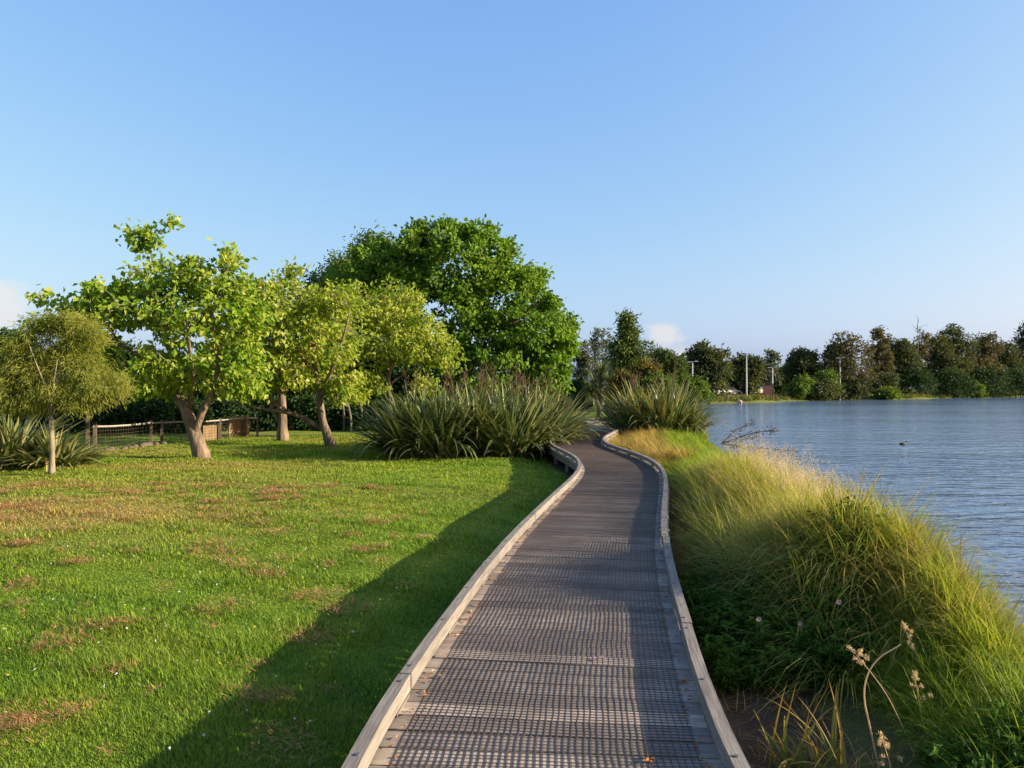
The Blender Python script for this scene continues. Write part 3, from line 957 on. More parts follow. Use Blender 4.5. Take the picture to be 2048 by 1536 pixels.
# --- yellow green tree behind the flax
Y = 29.5
b = foot(782, Y)
tree('broadleaf_tree', 'yellow green broadleaf tree with pale trunk rising from behind the big flax bank', 'tree', b,
     [(np.array([b + [0, 0, -.1], A(780, 830), A(778, 790), A(776, 755), A(786, 715), A(775, 660), A(770, 610)]), [.22, .14, .12, .10, .08, .05, .02]),
      (np.array([A(778, 772), A(790, 758), A(806, 752), A(815, 735, -.5)]), [.06, .05, .04, .02]),
      (np.array([A(782, 725), A(830, 700, -.5), A(870, 690, -.8)]), [.07, .05, .02]),
      (np.array([A(780, 735), A(740, 700, -.8), A(710, 670, -1)]), [.07, .05, .02])],
     [blob(770, 615, 80, 42, Y, 1.9, 100), blob(840, 680, 62, 55, Y, 1.9, 90), blob(720, 640, 70, 55, Y, 1.9, 80), blob(780, 690, 90, 50, Y, 1.9, 90), blob(690, 740, 45, 60, Y, 1.5, 46), blob(740, 765, 40, 34, Y, 1.2, 30), blob(850, 765, 30, 22, Y, 1.0, 14), blob(890, 705, 28, 36, Y, 1.2, 30), blob(690, 590, 40, 30, Y, 1.3, 30), blob(825, 600, 25, 24, Y, .9, 16)],
     M['catalpa2'], M['bark_red'], per=16, spread=.16, L=.205, W=.11, tip=.013, twig=M['bark_pale'], shell=.25, droop=.5)

# --- the big dense tree
Y = 38.0
b = foot(935, Y)
tree('maple_tree', 'tallest dense bright green domed tree rising behind the flax', 'tree', b,
     [(np.array([b + [0, 0, -.1], A(935, 800), A(932, 740), A(930, 660), A(925, 590), A(915, 520)]), [.50, .36, .33, .26, .18, .06]),
      (np.array([A(932, 750), A(985, 690, -.6), A(1030, 640, -1), A(1070, 620, -1)]), [.18, .14, .09, .04]),
      (np.array([A(932, 740), A(870, 680, -.8), A(820, 630, -1.2)]), [.18, .13, .05]),
      (np.array([A(930, 660), A(970, 580, -.5), A(990, 520, -.4)]), [.15, .10, .04])],
     [blob(905, 530, 120, 78, Y, 2.8, 210), blob(1010, 600, 85, 85, Y, 2.8, 160), blob(1070, 680, 70, 80, Y, 2.6, 150), blob(1095, 745, 48, 50, Y, 2.3, 80), blob(880, 640, 120, 95, Y, 3.2, 190), blob(960, 740, 110, 60, Y, 3.0, 150),
      blob(840, 505, 50, 45, Y, 2.2, 60), blob(955, 474, 46, 26, Y, 1.7, 40), blob(845, 461, 24, 14, Y, .9, 14), blob(1134, 642, 16, 16, Y, .9, 12), blob(1015, 502, 22, 22, Y, 1.1, 18), blob(1120, 690, 28, 55, Y, 1.7, 44), blob(1060, 560, 30, 30, Y, 1.4, 26),
      blob(800, 560, 60, 60, Y, 2.4, 60), blob(1000, 720, 130, 80, Y, 3.0, 120), blob(760, 520, 48, 34, Y, 2.0, 50), blob(705, 560, 50, 30, Y, 1.8, 44), blob(1095, 610, 18, 20, Y, 1.0, 14), blob(900, 455, 20, 10, Y, .8, 10), blob(985, 540, 40, 40, Y, 2.0, 34)],
     M['maple'], M['bark'], per=27, spread=.185, L=.24, W=.2, tip=.012, twig=M['bark_pale'], shell=.5, droop=.5, out=.7)

# --- dark tree left of and behind the dome
Y = 47.0
b = foot(735, Y)
tree('evergreen_tree', 'dark shaggy evergreen tree behind the left shoulder of the big domed tree', 'tree', b,
     [(np.array([b + [0, 0, -.1], A(735, 780), A(740, 680), A(748, 580), A(755, 500)]), [.5, .4, .33, .22, .06])],
     [blob(730, 545, 72, 40, Y, 2.6, 150), blob(665, 572, 40, 26, Y, 2, 56), blob(752, 495, 36, 20, Y, 2, 50), blob(720, 620, 100, 50, Y, 2.6, 120), blob(720, 700, 100, 60, Y, 2.6, 90)],
     M['everg'], M['bark_far'], per=44, spread=.38, L=.30, W=.10, tip=.016, shell=.5)

# --- olive sapling at the left edge
Y = 16.6
b = foot(105, Y)
tree('sapling', 'slim young tree with pale stem and feathery olive crown, left on the lawn', 'tree', b,
     [(np.array([b + [0, 0, -.08], A(105, 915), A(105, 880), A(101, 855), A(102, 832), A(108, 790), A(120, 740), A(130, 690), A(122, 650)]), [.10, .062, .058, .05, .046, .03, .018, .010, .006]),
      (np.array([A(102, 836), A(97, 812), A(92, 775, -.2), A(70, 720, -.4), A(55, 680, -.4)]), [.03, .026, .02, .010, .005]),
      (np.array([A(103, 832), A(118, 800, .2), A(128, 760, .3), A(150, 720, .4), A(180, 690, .4)]), [.03, .024, .018, .010, .005]),
      (np.array([A(102, 830), A(104, 780, -.3), A(112, 720, -.5)]), [.028, .02, .01])],
     [blob(140, 645, 45, 20, Y, .45, 40), blob(90, 655, 35, 22, Y, .4, 30), blob(175, 672, 40, 26, Y, .5, 34), blob(45, 690, 38, 26, Y, .5, 34), blob(120, 700, 40, 24, Y, .5, 30), blob(70, 735, 40, 26, Y, .5, 34),
      blob(170, 735, 36, 26, Y, .5, 28), blob(20, 755, 36, 34, Y, .5, 36), blob(215, 770, 32, 28, Y, .45, 24), blob(110, 775, 40, 22, Y, .5, 24), blob(160, 800, 40, 22, Y, .45, 20), blob(45, 810, 42, 26, Y, .5, 26), blob(238, 778, 14, 12, Y, .2, 6), blob(-20, 800, 30, 30, Y, .5, 18)],
     M['olive'], M['bark_pale'], per=62, spread=.115, L=.12, W=.017, tip=.0045, shell=.1, droop=.9, out=.5)


# --- dense trees and shrubs behind the fence
def back_tree(px, Y, top, bot, rx, m, label, name='evergreen_tree', cat='tree', per=40, n=70, L=.26, W=.12, tr=.16, group='dark trees behind the fence', squash=.75, conic=False):
    b = foot(px, Y)
    mid = (top + bot) / 2; hh = (bot - top) / 2
    j = rng.normal(size=8)
    bl = [blob(px + j[0] * rx * .1, mid + hh * .3, rx, hh * .75, Y, rx * Y / FPX * .8, n), blob(px + rx * (.25 + j[1] * .1), mid - hh * .25, rx * .7, hh * .6, Y, rx * Y / FPX * .6, int(n * .6)),
          blob(px - rx * (.3 + j[2] * .1), mid - hh * .1, rx * .65, hh * .6, Y, rx * Y / FPX * .6, int(n * .55)), blob(px + j[3] * rx * .2, top + hh * .38, rx * (.42 if conic else .62), hh * .38, Y, rx * Y / FPX * .45, int(n * (.35 if conic else .5)))]
    A_ = lambda x_, y_: at(x_, y_, Y)
    return tree(name, label, cat, b, [(np.array([b + [0, 0, -.1], at(px + j[4] * 3, (b_py(b) + mid) / 2, Y), A_(px + j[5] * rx * .1, mid), A_(px + j[6] * rx * .1, top + hh * .5)]), [tr * 1.4, tr, tr * .75, tr * .3])],
                bl, m, M['bark_far'], per=per, spread=.13 * rx * Y / FPX, L=L, W=W, tip=.012, shell=.5, group=group, trunk_n=8, squash=squash)


def b_py(b):
    return YH - (b[2] - EYE) * FPX / b[1]


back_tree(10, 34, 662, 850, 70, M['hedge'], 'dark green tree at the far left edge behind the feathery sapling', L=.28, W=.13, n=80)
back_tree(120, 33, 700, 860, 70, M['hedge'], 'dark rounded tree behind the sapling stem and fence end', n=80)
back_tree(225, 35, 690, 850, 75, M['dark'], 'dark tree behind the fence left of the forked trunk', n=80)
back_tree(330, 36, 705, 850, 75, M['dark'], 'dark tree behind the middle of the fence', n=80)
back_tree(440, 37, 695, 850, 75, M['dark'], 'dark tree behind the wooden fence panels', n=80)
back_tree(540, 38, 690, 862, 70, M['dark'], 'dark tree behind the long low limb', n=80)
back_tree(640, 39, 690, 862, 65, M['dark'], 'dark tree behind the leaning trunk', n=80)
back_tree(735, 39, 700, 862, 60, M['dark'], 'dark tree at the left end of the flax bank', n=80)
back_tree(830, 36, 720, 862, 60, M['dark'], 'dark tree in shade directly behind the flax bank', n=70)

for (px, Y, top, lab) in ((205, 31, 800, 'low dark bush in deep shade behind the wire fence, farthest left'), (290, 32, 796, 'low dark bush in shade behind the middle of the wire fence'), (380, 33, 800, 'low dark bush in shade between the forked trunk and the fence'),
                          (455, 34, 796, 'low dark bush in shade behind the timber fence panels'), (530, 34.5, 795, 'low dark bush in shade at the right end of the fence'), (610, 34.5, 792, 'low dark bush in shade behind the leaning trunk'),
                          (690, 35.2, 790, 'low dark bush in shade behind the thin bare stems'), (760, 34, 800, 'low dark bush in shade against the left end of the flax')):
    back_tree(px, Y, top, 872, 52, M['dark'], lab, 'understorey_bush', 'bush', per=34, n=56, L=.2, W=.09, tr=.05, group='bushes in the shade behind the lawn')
for (px, Y, lab) in ((702, 33.2, 'thin bare grey stem in the shade left of the flax, leaning least'), (722, 33.4, 'thin bare grey stem in the shade, middle of three beside the flax'), (688, 33.6, 'thin bare leaning grey stem in the shade nearest the leaning tree')):
    b = foot(px, Y)
    r = empty('slender_tree', b); tag(r, lab, 'tree stem', 'bare stems left of the flax bank')
    V, F = tubes_geo([tube(smooth_path(np.array([b - [0, 0, .1], b + [rng.normal() * .1, 0, .8], b + [-.3 + rng.normal() * .2, .1, 2.2]])), np.linspace(.06, .03, 9 if False else len(smooth_path(np.zeros((3, 3))))), 7)])
    mk('trunk', V, F, M['bark_far'], r)

# ------------------------------------------------------------------ fence at the back of the lawn
fa, fb = np.array([*foot(176, 22.4)[:2]]), np.array([*foot(515, 31.0)[:2]])
fz = lambda p: gz(p[0], p[1])
fn = empty('fence', (*fa, fz(fa))); tag(fn, 'low post and rail wire fence along the back of the lawn', 'fence')
posts = [0, .03, .30, .36, .52, .72, .9, 1.0]
for k, t in enumerate(posts):
    p = fa + (fb - fa) * t; z = fz(p)
    hgt = 1.05 if k == 0 else .82
    V, F = box((p[0], p[1], z + hgt / 2 - .1), (.09, .09, hgt + .2), .3)
    mk('post', V, F, M['fence'], fn)
npt = 12
rp = np.array([[*(fa + (fb - fa) * t), fz(fa + (fb - fa) * t) + .74 + .01 * math.sin(t * 30)] for t in np.linspace(.02, 1, npt)])
V, F = tubes_geo([tube(rp, .028, 6)])
mk('rail', V, F, M['rail'], fn)
items = []
for h in np.arange(.08, .72, .105):
    items.append(tube(rp - [0, 0, .74 - h], .0035, 4))
for t in np.arange(.03, 1, .012):
    p = fa + (fb - fa) * t; z = fz(p)
    items.append(tube(np.array([[*p, z], [*p, z + .73]]), .003, 4))
V, F = tubes_geo(items)
mk('wire_mesh', V, F, M['wire'], fn)
# timber panels let into the fence
d = norm(fb - fa); ang = math.atan2(d[1], d[0])
for (t0, t1, hh, lab) in ((.80, .955, .86, None), (.60, .74, .62, None)):
    c = fa + (fb - fa) * (t0 + t1) / 2 + np.array([d[1], -d[0]]) * -.12
    ln = np.linalg.norm(fb - fa) * (t1 - t0)
    items = []
    nb = int(ln / .16)
    for k in range(nb):
        o = (k + .5) / nb - .5
        pc = c + d * ln * o
        items.append(box((pc[0], pc[1], fz(c) + hh / 2 - .05 + rng.normal() * .012), (ln / nb - .012, .03, hh), ang))
    V, F = cat_geo(items)
    mk('panel', V, F, M['panel'], fn)
# stones under the fence
for k in range(14):
    t = .02 + .34 * (k + rng.random() * .6) / 14
    p = fa + (fb - fa) * t + np.array([d[1], -d[0]]) * (.12 + rng.random() * .15)
    r = .05 + rng.random() * .075
    u = norm(np.array([[x, y, z] for x in (-1, 0, 1) for y in (-1, 0, 1) for z in (-1, 0, 1) if (x, y, z) != (0, 0, 0)], float))
    import bmesh
    bm = bmesh.new(); bmesh.ops.create_icosphere(bm, subdivisions=2, radius=1)
    Vn = np.array([v.co[:] for v in bm.verts]); Fn = np.array([[v.index for v in f.verts] for f in bm.faces]); bm.free()
    Vn = Vn * (1 + .18 * np.sin(Vn[:, [1]] * 4 + k) * np.cos(Vn[:, [0]] * 3 + k * 2)) * np.array([r * 1.3, r, r * .8])
    o = mk('stone', Vn + np.array([p[0], p[1], fz(p) + r * .35]), Fn, M['dirt'], origin=np.array([p[0], p[1], fz(p)]), smooth=True)
    tag(o, 'rough brown stone in the row at the foot of the wire fence', 'stone', 'stones along the fence foot')


# ------------------------------------------------------------------ flax
def flax(px=None, Y=None, pos=None, n=150, L=2.0, rad=.45, label='', mat='flax', stalks=0, dead=18, sh=2.25, width=.12, group=None, spread=1.0, bias=None):
    if pos is None:
        x = (px - 1024) * Y / FPX; pos = (x, Y)
    b = np.array([pos[0], pos[1], gz(*pos) - .02])
    root = empty('flax_bush', b); tag(root, label, 'flax', group)
    n = int(n * 1.6)
    r = rad * np.sqrt(rng.random(n)); th = rng.random(n) * 2 * np.pi
    base = np.stack([b[0] + r * np.cos(th), b[1] + r * np.sin(th), np.full(n, b[2])], 1)
    az_ = th + rng.normal(size=n) * .5
    q = r / rad
    lean = np.clip(.08 + .62 * q * spread + rng.normal(size=n) * .14, .0, 1.15)
    ln = L * 1.1 * rng.uniform(.62, 1.12, n) * (1 - .12 * q)
    droop = np.clip(rng.gamma(2.0, .22, n) + .35 * q * q + (rng.random(n) < .16) * rng.uniform(.6, 1.5, n), 0, 2.2)
    V, F, UV = blades(base, ln, az_, lean, droop, width * rng.uniform(.75, 1.2, n), 7, .35, 1.0)
    mk('leaves', V, F, M[mat], root, uv=UV)
    if dead:
        m_ = dead
        th = rng.random(m_) * 2 * np.pi; r = rad * rng.uniform(.7, 1.15, m_)
        base = np.stack([b[0] + r * np.cos(th), b[1] + r * np.sin(th), np.full(m_, b[2])], 1)
        V, F, UV = blades(base, L * rng.uniform(.3, .55, m_), th + rng.normal(size=m_) * .6, rng.uniform(.3, .9, m_), rng.uniform(.5, 1.9, m_), np.full(m_, width * .8), 6, .2)
        mk('dead_leaves', V, F, M['flax_dead'], root, uv=UV)
    for k in range(stalks):
        th = rng.random() * 2 * np.pi; r = rad * rng.random() * .8
        p0 = b + [r * math.cos(th), r * math.sin(th), 0]
        hgt = sh * rng.uniform(.85, 1.12); tl = rng.normal(size=2) * .22
        P = smooth_path(np.array([p0, p0 + [tl[0] * .3, tl[1] * .3, hgt * .5], p0 + [tl[0] * 1.2, tl[1] * 1.2, hgt]]))
        its = [tube(P, np.linspace(.012, .005, len(P)), 5)]
        for u in np.arange(.62, 1.0, .045):
            q0 = p0 + np.array([tl[0] * (u ** 1.5) * 1.2, tl[1] * (u ** 1.5) * 1.2, hgt * u])
            for sgn in (-1, 1):
                a = rng.random() * 6.28
                dr = np.array([math.cos(a), math.sin(a), .55])
                l = .20 * (1.1 - u) + .10
                its.append(tube(np.array([q0, q0 + dr * l * .6, q0 + dr * l + [0, 0, .06]]), np.array([.005, .008, .005]), 4))
        V, F = tubes_geo(its)
        mk('flower_stalk', V, F, M['stalk'], root)
    return root


G = 'flax bushes left of the boardwalk bend'
flax(828, 21.4, n=200, L=1.95, rad=.6, dead=26, stalks=0, spread=1.2, label='leftmost flax bush of the bank, its outer leaves arching flat over the lawn', group=G)
flax(880, 21.0, n=170, L=2.0, rad=.5, dead=44, stalks=0, label='flax bush at the front of the bank with a pale clump of dead leaves', group=G)
flax(955, 21.5, n=180, L=2.1, rad=.55, dead=20, stalks=1, label='flax bush in the middle of the bank front with dark glossy leaves', group=G)
flax(1020, 21.0, n=180, L=2.05, rad=.5, dead=46, stalks=1, label='flax bush at the bank front with brown dead leaves by the lawn corner', group=G)
flax(1068, 22.4, n=170, L=2.1, rad=.5, dead=20, stalks=1, label='rightmost flax bush of the bank beside the boardwalk kerb', group=G)
flax(840, 23.2, n=150, L=2.1, rad=.55, dead=6, stalks=3, sh=2.4, label='flax bush in the back row at the left end of the bank', group=G)
flax(915, 23.6, n=150, L=2.15, rad=.55, dead=6, stalks=7, sh=2.4, label='flax bush in the back row with many brown flower stalks, left of the densest stalks', group=G)
flax(975, 23.8, n=150, L=2.2, rad=.55, dead=6, stalks=6, sh=2.5, label='flax bush in the back row under the densest brown flower stalks', group=G)
flax(1040, 24.2, n=150, L=2.3, rad=.55, dead=6, stalks=6, sh=2.5, label='flax bush in the back row near the domed tree right edge', group=G)
flax(1095, 25.0, n=150, L=2.2, rad=.5, dead=6, stalks=2, sh=2.6, mat='flax_bright', label='lighter flax bush at the back right of the bank in front of the path bend', group=G)
flax(1125, 24.4, n=60, L=1.0, rad=.3, dead=4, mat='flax_bright', label='small low flax with bent leaves beside the far kerb', group=G)
flax(20, 18.6, n=150, L=1.75, rad=.55, dead=20, mat='flax_bright', spread=1.3, label='flax bush at the left edge of the lawn behind the sapling', group='flax bushes at the left edge')
flax(110, 18.2, n=110, L=1.1, rad=.5, dead=34, mat='flax_bright', spread=1.6, label='low sprawling flax with yellowed leaves right beside the sapling stem', group='flax bushes at the left edge')
G = 'flax bushes on the lake bank'
flax(1330, 27.6, n=130, L=2.1, rad=.5, mat='flax_bright', dead=14, stalks=1, sh=2.6, spread=.75, label='upright pale green flax bush on the bank nearest the water', group=G)
flax(1285, 28.6, n=150, L=2.4, rad=.55, mat='flax_bright', dead=14, stalks=3, sh=2.4, spread=.9, label='tallest flax bush on the bank at the end of the boardwalk', group=G)
flax(1262, 30.5, n=120, L=2.3, rad=.5, dead=10, stalks=4, sh=2.6, label='darker flax bush with brown flower stalks at the left of the bank group', group=G)
flax(1350, 30.0, n=120, L=2.2, rad=.5, mat='flax_bright', dead=8, stalks=3, sh=2.8, label='flax bush at the back of the bank group with tall rusty flower stalks', group=G)
flax(1372, 27.5, n=90, L=1.5, rad=.4, mat='flax_bright', dead=6, spread=.8, label='short green flax at the water edge of the bank group', group=G)

# ------------------------------------------------------------------ trees where the path turns
back_tree(1195, 75, 655, 800, 34, M['gum'], 'airy grey gum tree left of the tall pointed conifer', 'gum_tree', per=16, n=36, L=.5, W=.16, tr=.16, group='trees beyond the path')
back_tree(1163, 70, 690, 800, 18, M['gum'], 'narrow dark gum beside the domed tree right edge', 'gum_tree', per=18, n=26, L=.5, W=.2, tr=.16, group='trees beyond the path')
back_tree(1300, 80, 682, 790, 24, M['gum'], 'thin airy gum tree right of the pointed conifer', 'gum_tree', per=14, n=30, L=.5, W=.18, group='trees beyond the path')
back_tree(1340, 72, 700, 800, 32, M['conif'], 'rounded olive green tree with weeping crown above the bank flax', 'weeping_tree', per=34, n=50, L=.5, W=.14, group='trees beyond the path')
# pointed conifer
Y = 62
b = foot(1252, Y)
tree('conifer', 'tall pointed conifer rising above the end of the boardwalk', 'tree', b, [(np.array([b, at(1252, 760, Y), at(1253, 700, Y), at(1252, 632, Y)]), [.3, .22, .14, .03])],
     [blob(1252, 642, 8, 14, Y, .35, 22), blob(1254, 668, 16, 20, Y, .7, 40), blob(1250, 700, 26, 24, Y, 1.1, 70), blob(1254, 735, 36, 28, Y, 1.5, 90), blob(1252, 775, 38, 28, Y, 1.6, 80)], M['conif'], M['bark_far'], per=26, spread=.3, L=.42, W=.14, tip=.01, shell=.35, group='trees beyond the path')
back_tree(1290, 41, 725, 830, 38, M['brown'], 'rusty olive shrub behind the bank flax', 'shrub', 'shrub', per=40, n=50, L=.3, W=.1, tr=.07, group='shrubs beyond the path')
back_tree(1243, 37.5, 748, 838, 30, M['brown'], 'rusty olive shrub right of the cabbage tree', 'shrub', 'shrub', per=40, n=50, L=.3, W=.1, tr=.07, group='shrubs beyond the path')
back_tree(1385, 60, 750, 806, 26, M['shrub'], 'bright green shrub at the water side of the bank flax', 'shrub', 'shrub', per=40, n=40, L=.3, W=.14, tr=.06, group='shrubs beyond the path')
back_tree(1325, 37, 752, 825, 32, M['shrub'], 'bright green shrub behind the flax flower stalks', 'shrub', 'shrub', per=40, n=40, L=.3, W=.14, tr=.06, group='shrubs beyond the path')
back_tree(1172, 66, 782, 826, 24, M['shrub'], 'sunlit low shrub past the end of the boardwalk', 'shrub', 'shrub', per=30, n=30, L=.35, W=.16, tr=.06, group='shrubs beyond the path')
back_tree(1120, 50, 790, 836, 24, M['brown'], 'orange brown low shrub right of the flax bank', 'shrub', 'shrub', per=40, n=30, L=.25, W=.08, tr=.05, group='shrubs beyond the path')
back_tree(1155, 62, 765, 822, 24, M['dark'], 'dark spreading shrub in shade past the path bend', 'shrub', 'shrub', per=36, n=36, L=.35, W=.14, tr=.10, group='shrubs beyond the path')


def cabbage(px, Y, heads, label):
    b = foot(px, Y)
    root = empty('cabbage_tree', b); tag(root, label, 'tree')
    geos, hv = [], []
    for (hx, hy, dy, rr) in heads:
        e = at(hx, hy, Y + dy)
        P = smooth_path(np.array([b - [0, 0, .1], b * .55 + np.array([b[0], b[1] + dy * .2, e[2]]) * .45, e]))
        geos.append(tube(P, np.linspace(.24, .12, len(P)), 8, .05))
        n = 170
        u = norm(rng.normal(size=(n, 3)) + [0, 0, .25])
        az_ = np.arctan2(u[:, 1], u[:, 0]); lean = np.arccos(np.clip(u[:, 2], -1, 1))
        hv.append(blades(np.tile(e, (n, 1)), rr * rng.uniform(.75, 1.15, n), az_, lean, rng.uniform(.1, .9, n), np.full(n, .07), 4))
    V, F = tubes_geo(geos); mk('trunk', V, F, M['bark_far'], root, smooth=True)
    n0 = 0; Vs, Fs, Us = [], [], []
    for (V, F, UV) in hv:
        Vs.append(V); Fs.append(F + n0); Us.append(UV); n0 += len(V)
    mk('crown', np.concatenate(Vs), np.concatenate(Fs), M['flax'], root, uv=np.concatenate(Us))


cabbage(1200, 47, [(1205, 745, 0, 1.1), (1190, 768, .6, .95), (1222, 765, -.5, 1.0), (1208, 790, .5, .9), (1182, 785, -.4, .8)], 'dark spiky cabbage tree with green top at the end of the boardwalk')

# ------------------------------------------------------------------ far shore
FG = 'trees along the far shore'
far = [
    (1411, 128, 690, 792, 46, 'far', 'broad round tree behind the left lamp post on the far shore', 90),
    (1493, 136, 709, 786, 34, 'far', 'round tree directly behind the tall middle lamp post', 70),
    (1538, 146, 700, 780, 20, 'gum', 'airy pale tree above the red brown board', 24),
    (1605, 150, 698, 788, 42, 'far', 'dense rounded tree right of the yellow roof', 90),
    (1675, 156, 688, 788, 34, 'far', 'rounded tree behind the right lamp post', 70),
    (1700, 148, 658, 790, 42, 'farbr', 'tall umbrella shaped tree with open crown leaning over the shore', 40),
    (1757, 168, 655, 790, 28, 'farbr', 'tall ragged tree just right of the umbrella shaped tree', 50),
    (1800, 172, 676, 792, 40, 'far', 'dark dense tree in the wood right of the ragged tree', 90),
    (1838, 178, 655, 792, 26, 'farbr', 'brownish thin topped tree in the wood with bare twigs above', 44),
    (1880, 180, 672, 792, 38, 'far', 'dark tree in the middle of the far wood', 80),
    (1912, 186, 652, 792, 40, 'far', 'highest rounded tree of the far wood', 90),
    (1965, 190, 664, 792, 38, 'farbr', 'olive brown rounded tree right of the highest one in the wood', 80),
    (2010, 196, 685, 792, 36, 'far', 'dark lower tree near the right end of the far wood', 70),
    (2058, 198, 640, 792, 34, 'far', 'tall dark tree cut by the right picture edge', 70),
    (1372, 150, 735, 800, 30, 'far', 'distant dark tree low behind the bank shrubs', 40),
    (1455, 170, 735, 785, 40, 'far', 'distant low dark tree between the two left lamp posts', 50),
    (1560, 175, 735, 785, 36, 'shrub', 'distant pale green tree right of the red brown board', 40),
]
for (px, Y, top, bot, rx, m, lab, n) in far:
    airy = n < 45
    back_tree(px, Y, top, bot, rx, M[m], lab, 'shore_tree', per=18 if airy else 32, n=int(n * .95), L=.75, W=.34, tr=.22, group=FG)
# umbrella tree trunk shows clearly
bushes = [
    (1405, 112, 772, 803, 20, 'shrub', 'rounded green bush at the left end of the far shore'), (1375, 110, 778, 806, 18, 'farbr', 'brownish bush hanging over the left end of the far bank'),
    (1600, 138, 752, 795, 24, 'shrub', 'light green bush under the dense rounded far tree'), (1655, 142, 742, 792, 26, 'shrub', 'bright bush in front of the right lamp post'),
    (1556, 165, 760, 790, 18, 'far', 'dark bush in front of the house with the yellow roof'),
    (1640, 140, 762, 796, 40, 'far', 'dark low bush spreading along the shore right of the board'), (1700, 148, 758, 795, 34, 'far', 'dark bush under the umbrella shaped tree'),
    (1775, 150, 778, 797, 20, 'shrub', 'bright yellow green bush on the water edge'), (1760, 160, 745, 795, 34, 'far', 'dark undergrowth bush left of the bright water edge bush'),
    (1830, 168, 740, 795, 44, 'dark', 'dark undergrowth bush in the far wood below the brown tree'), (1900, 176, 740, 794, 48, 'dark', 'dark undergrowth bush below the highest far tree'),
    (1975, 184, 735, 794, 46, 'dark', 'dark undergrowth bush below the olive brown far tree'), (2040, 190, 735, 794, 40, 'dark', 'dark undergrowth bush at the right picture edge'),
    (1945, 178, 762, 794, 18, 'shrub', 'small lit green bush among the dark undergrowth'),
]
for (px, Y, top, bot, rx, m, lab) in bushes:
    back_tree(px, Y, top, bot, rx, M[m], lab, 'shore_bush', 'bush', per=24, n=44, L=.6, W=.3, tr=.08, group='bushes along the far shore')
# bare twigs over the wood
Y = 176
for (px, hy, lab) in ((1836, 640, 'bare twiggy tree top standing above the brownish tree'),):
    b = foot(px, Y); root = empty('bare_tree', b); tag(root, lab, 'tree')
    top = at(px, hy, Y)
    V, F = tubes_geo([tube(np.array([b, b * .4 + top * .6, top]), np.array([.2, .1, .03]), 7)])
    mk('trunk', V, F, M['bark_far'], root)
    for q in range(9):
        t0 = rng.uniform(.55, .95); a0 = b * .4 + top * .6; p0 = a0 + (top - a0) * t0
        e0 = p0 + np.array([rng.normal() * .9, rng.normal() * .6, rng.uniform(.9, 2.2)])
        V, F = tubes_geo([tube(np.array([p0, (p0 + e0) / 2 + rng.normal(size=3) * .08, e0]), np.array([.05, .035, .015]), 5)])
        mk('twig', V, F, M['bark_far'], root)

# road, lamp posts, board, cars, houses
rx_ = np.array([(1405, 128), (1440, 133), (1480, 138), (1520, 144), (1570, 152), (1640, 165)])
rc = np.array([[(px - 1024) * Y / FPX, Y] for px, Y in rx_]); rc = resample(smooth_path(rc), 2.5)
tn = norm(np.gradient(rc, axis=0)); nn = np.stack([-tn[:, 1], tn[:, 0]], 1)
Lr, Rr = rc - nn * 4.5, rc + nn * 4.5
zr = np.maximum(land(Lr[:, 0], Lr[:, 1]), land(Rr[:, 0], Rr[:, 1])) + .12
V = np.concatenate([np.c_[Lr, zr], np.c_[Rr, zr], np.c_[Lr, zr - .8], np.c_[Rr, zr - .8]]); n = len(rc); k = np.arange(n - 1)
F = np.concatenate([np.stack([k, k + 1, n + k + 1, n + k], 1), np.stack([k, 2 * n + k, 2 * n + k + 1, k + 1], 1), np.stack([n + k, n + k + 1, 3 * n + k + 1, 3 * n + k], 1)])
o = mk('road', V, F, M['asphalt']); tag(o, 'pale grey road running along the far shore', 'road', kind='structure')


def lamp(px, Y, top, lab):
    x = (px - 1024) * Y / FPX; z0 = gz(x, Y)
    zt = at(px, top, Y)[2]
    root = empty('street_lamp', (x, Y, z0)); tag(root, lab, 'street lamp', 'lamp posts on the far shore')
    P = np.array([[x, Y, z0 - .1], [x, Y, z0 + 1.2], [x, Y, zt]])
    V, F = tubes_geo([tube(P, np.array([.16, .13, .085]), 10)]); mk('pole', V, F, M['paint'], root, smooth=True)
    V, F = tubes_geo([tube(np.array([[x - .6, Y, zt - .02], [x + .6, Y, zt + .10]]), .05, 6)]); mk('arm', V, F, M['paint'], root)
    for sg in (-1, 1):
        V, F = box((x + sg * .6, Y, zt + .05 + sg * .06), (.55, .3, .13)); mk('lamp_head', V, F, M['paint'], root)


lamp(1385, 118, 724, 'pale lamp post at the left end of the far shore')
lamp(1493, 124, 709, 'tallest pale lamp post on the far shore, beside the parked cars')
lamp(1545, 140, 735, 'thin lamp post just right of the red brown board')
lamp(1680, 146, 716, 'pale lamp post in front of the dark far trees')

Y = 126
x0, x1 = (1528 - 1024) * Y / FPX, (1545 - 1024) * Y / FPX
zc = gz((x0 + x1) / 2, Y)
root = empty('sign_board', ((x0 + x1) / 2, Y, zc)); tag(root, 'dark red brown board standing on posts on the far shore', 'sign')
V, F = box(((x0 + x1) / 2, Y, zc + 1.55), (x1 - x0, .12, 1.7)); mk('panel', V, F, M['board'], root)
V, F = box(((x0 + x1) / 2, Y, zc + 2.43), (x1 - x0 + .15, .22, .06)); mk('cap', V, F, M['fence'], root)
for xx in (x0 - .08, x1 + .08):
    V, F = box((xx, Y, zc + 1.3), (.15, .15, 2.8)); mk('post', V, F, M['fence'], root)


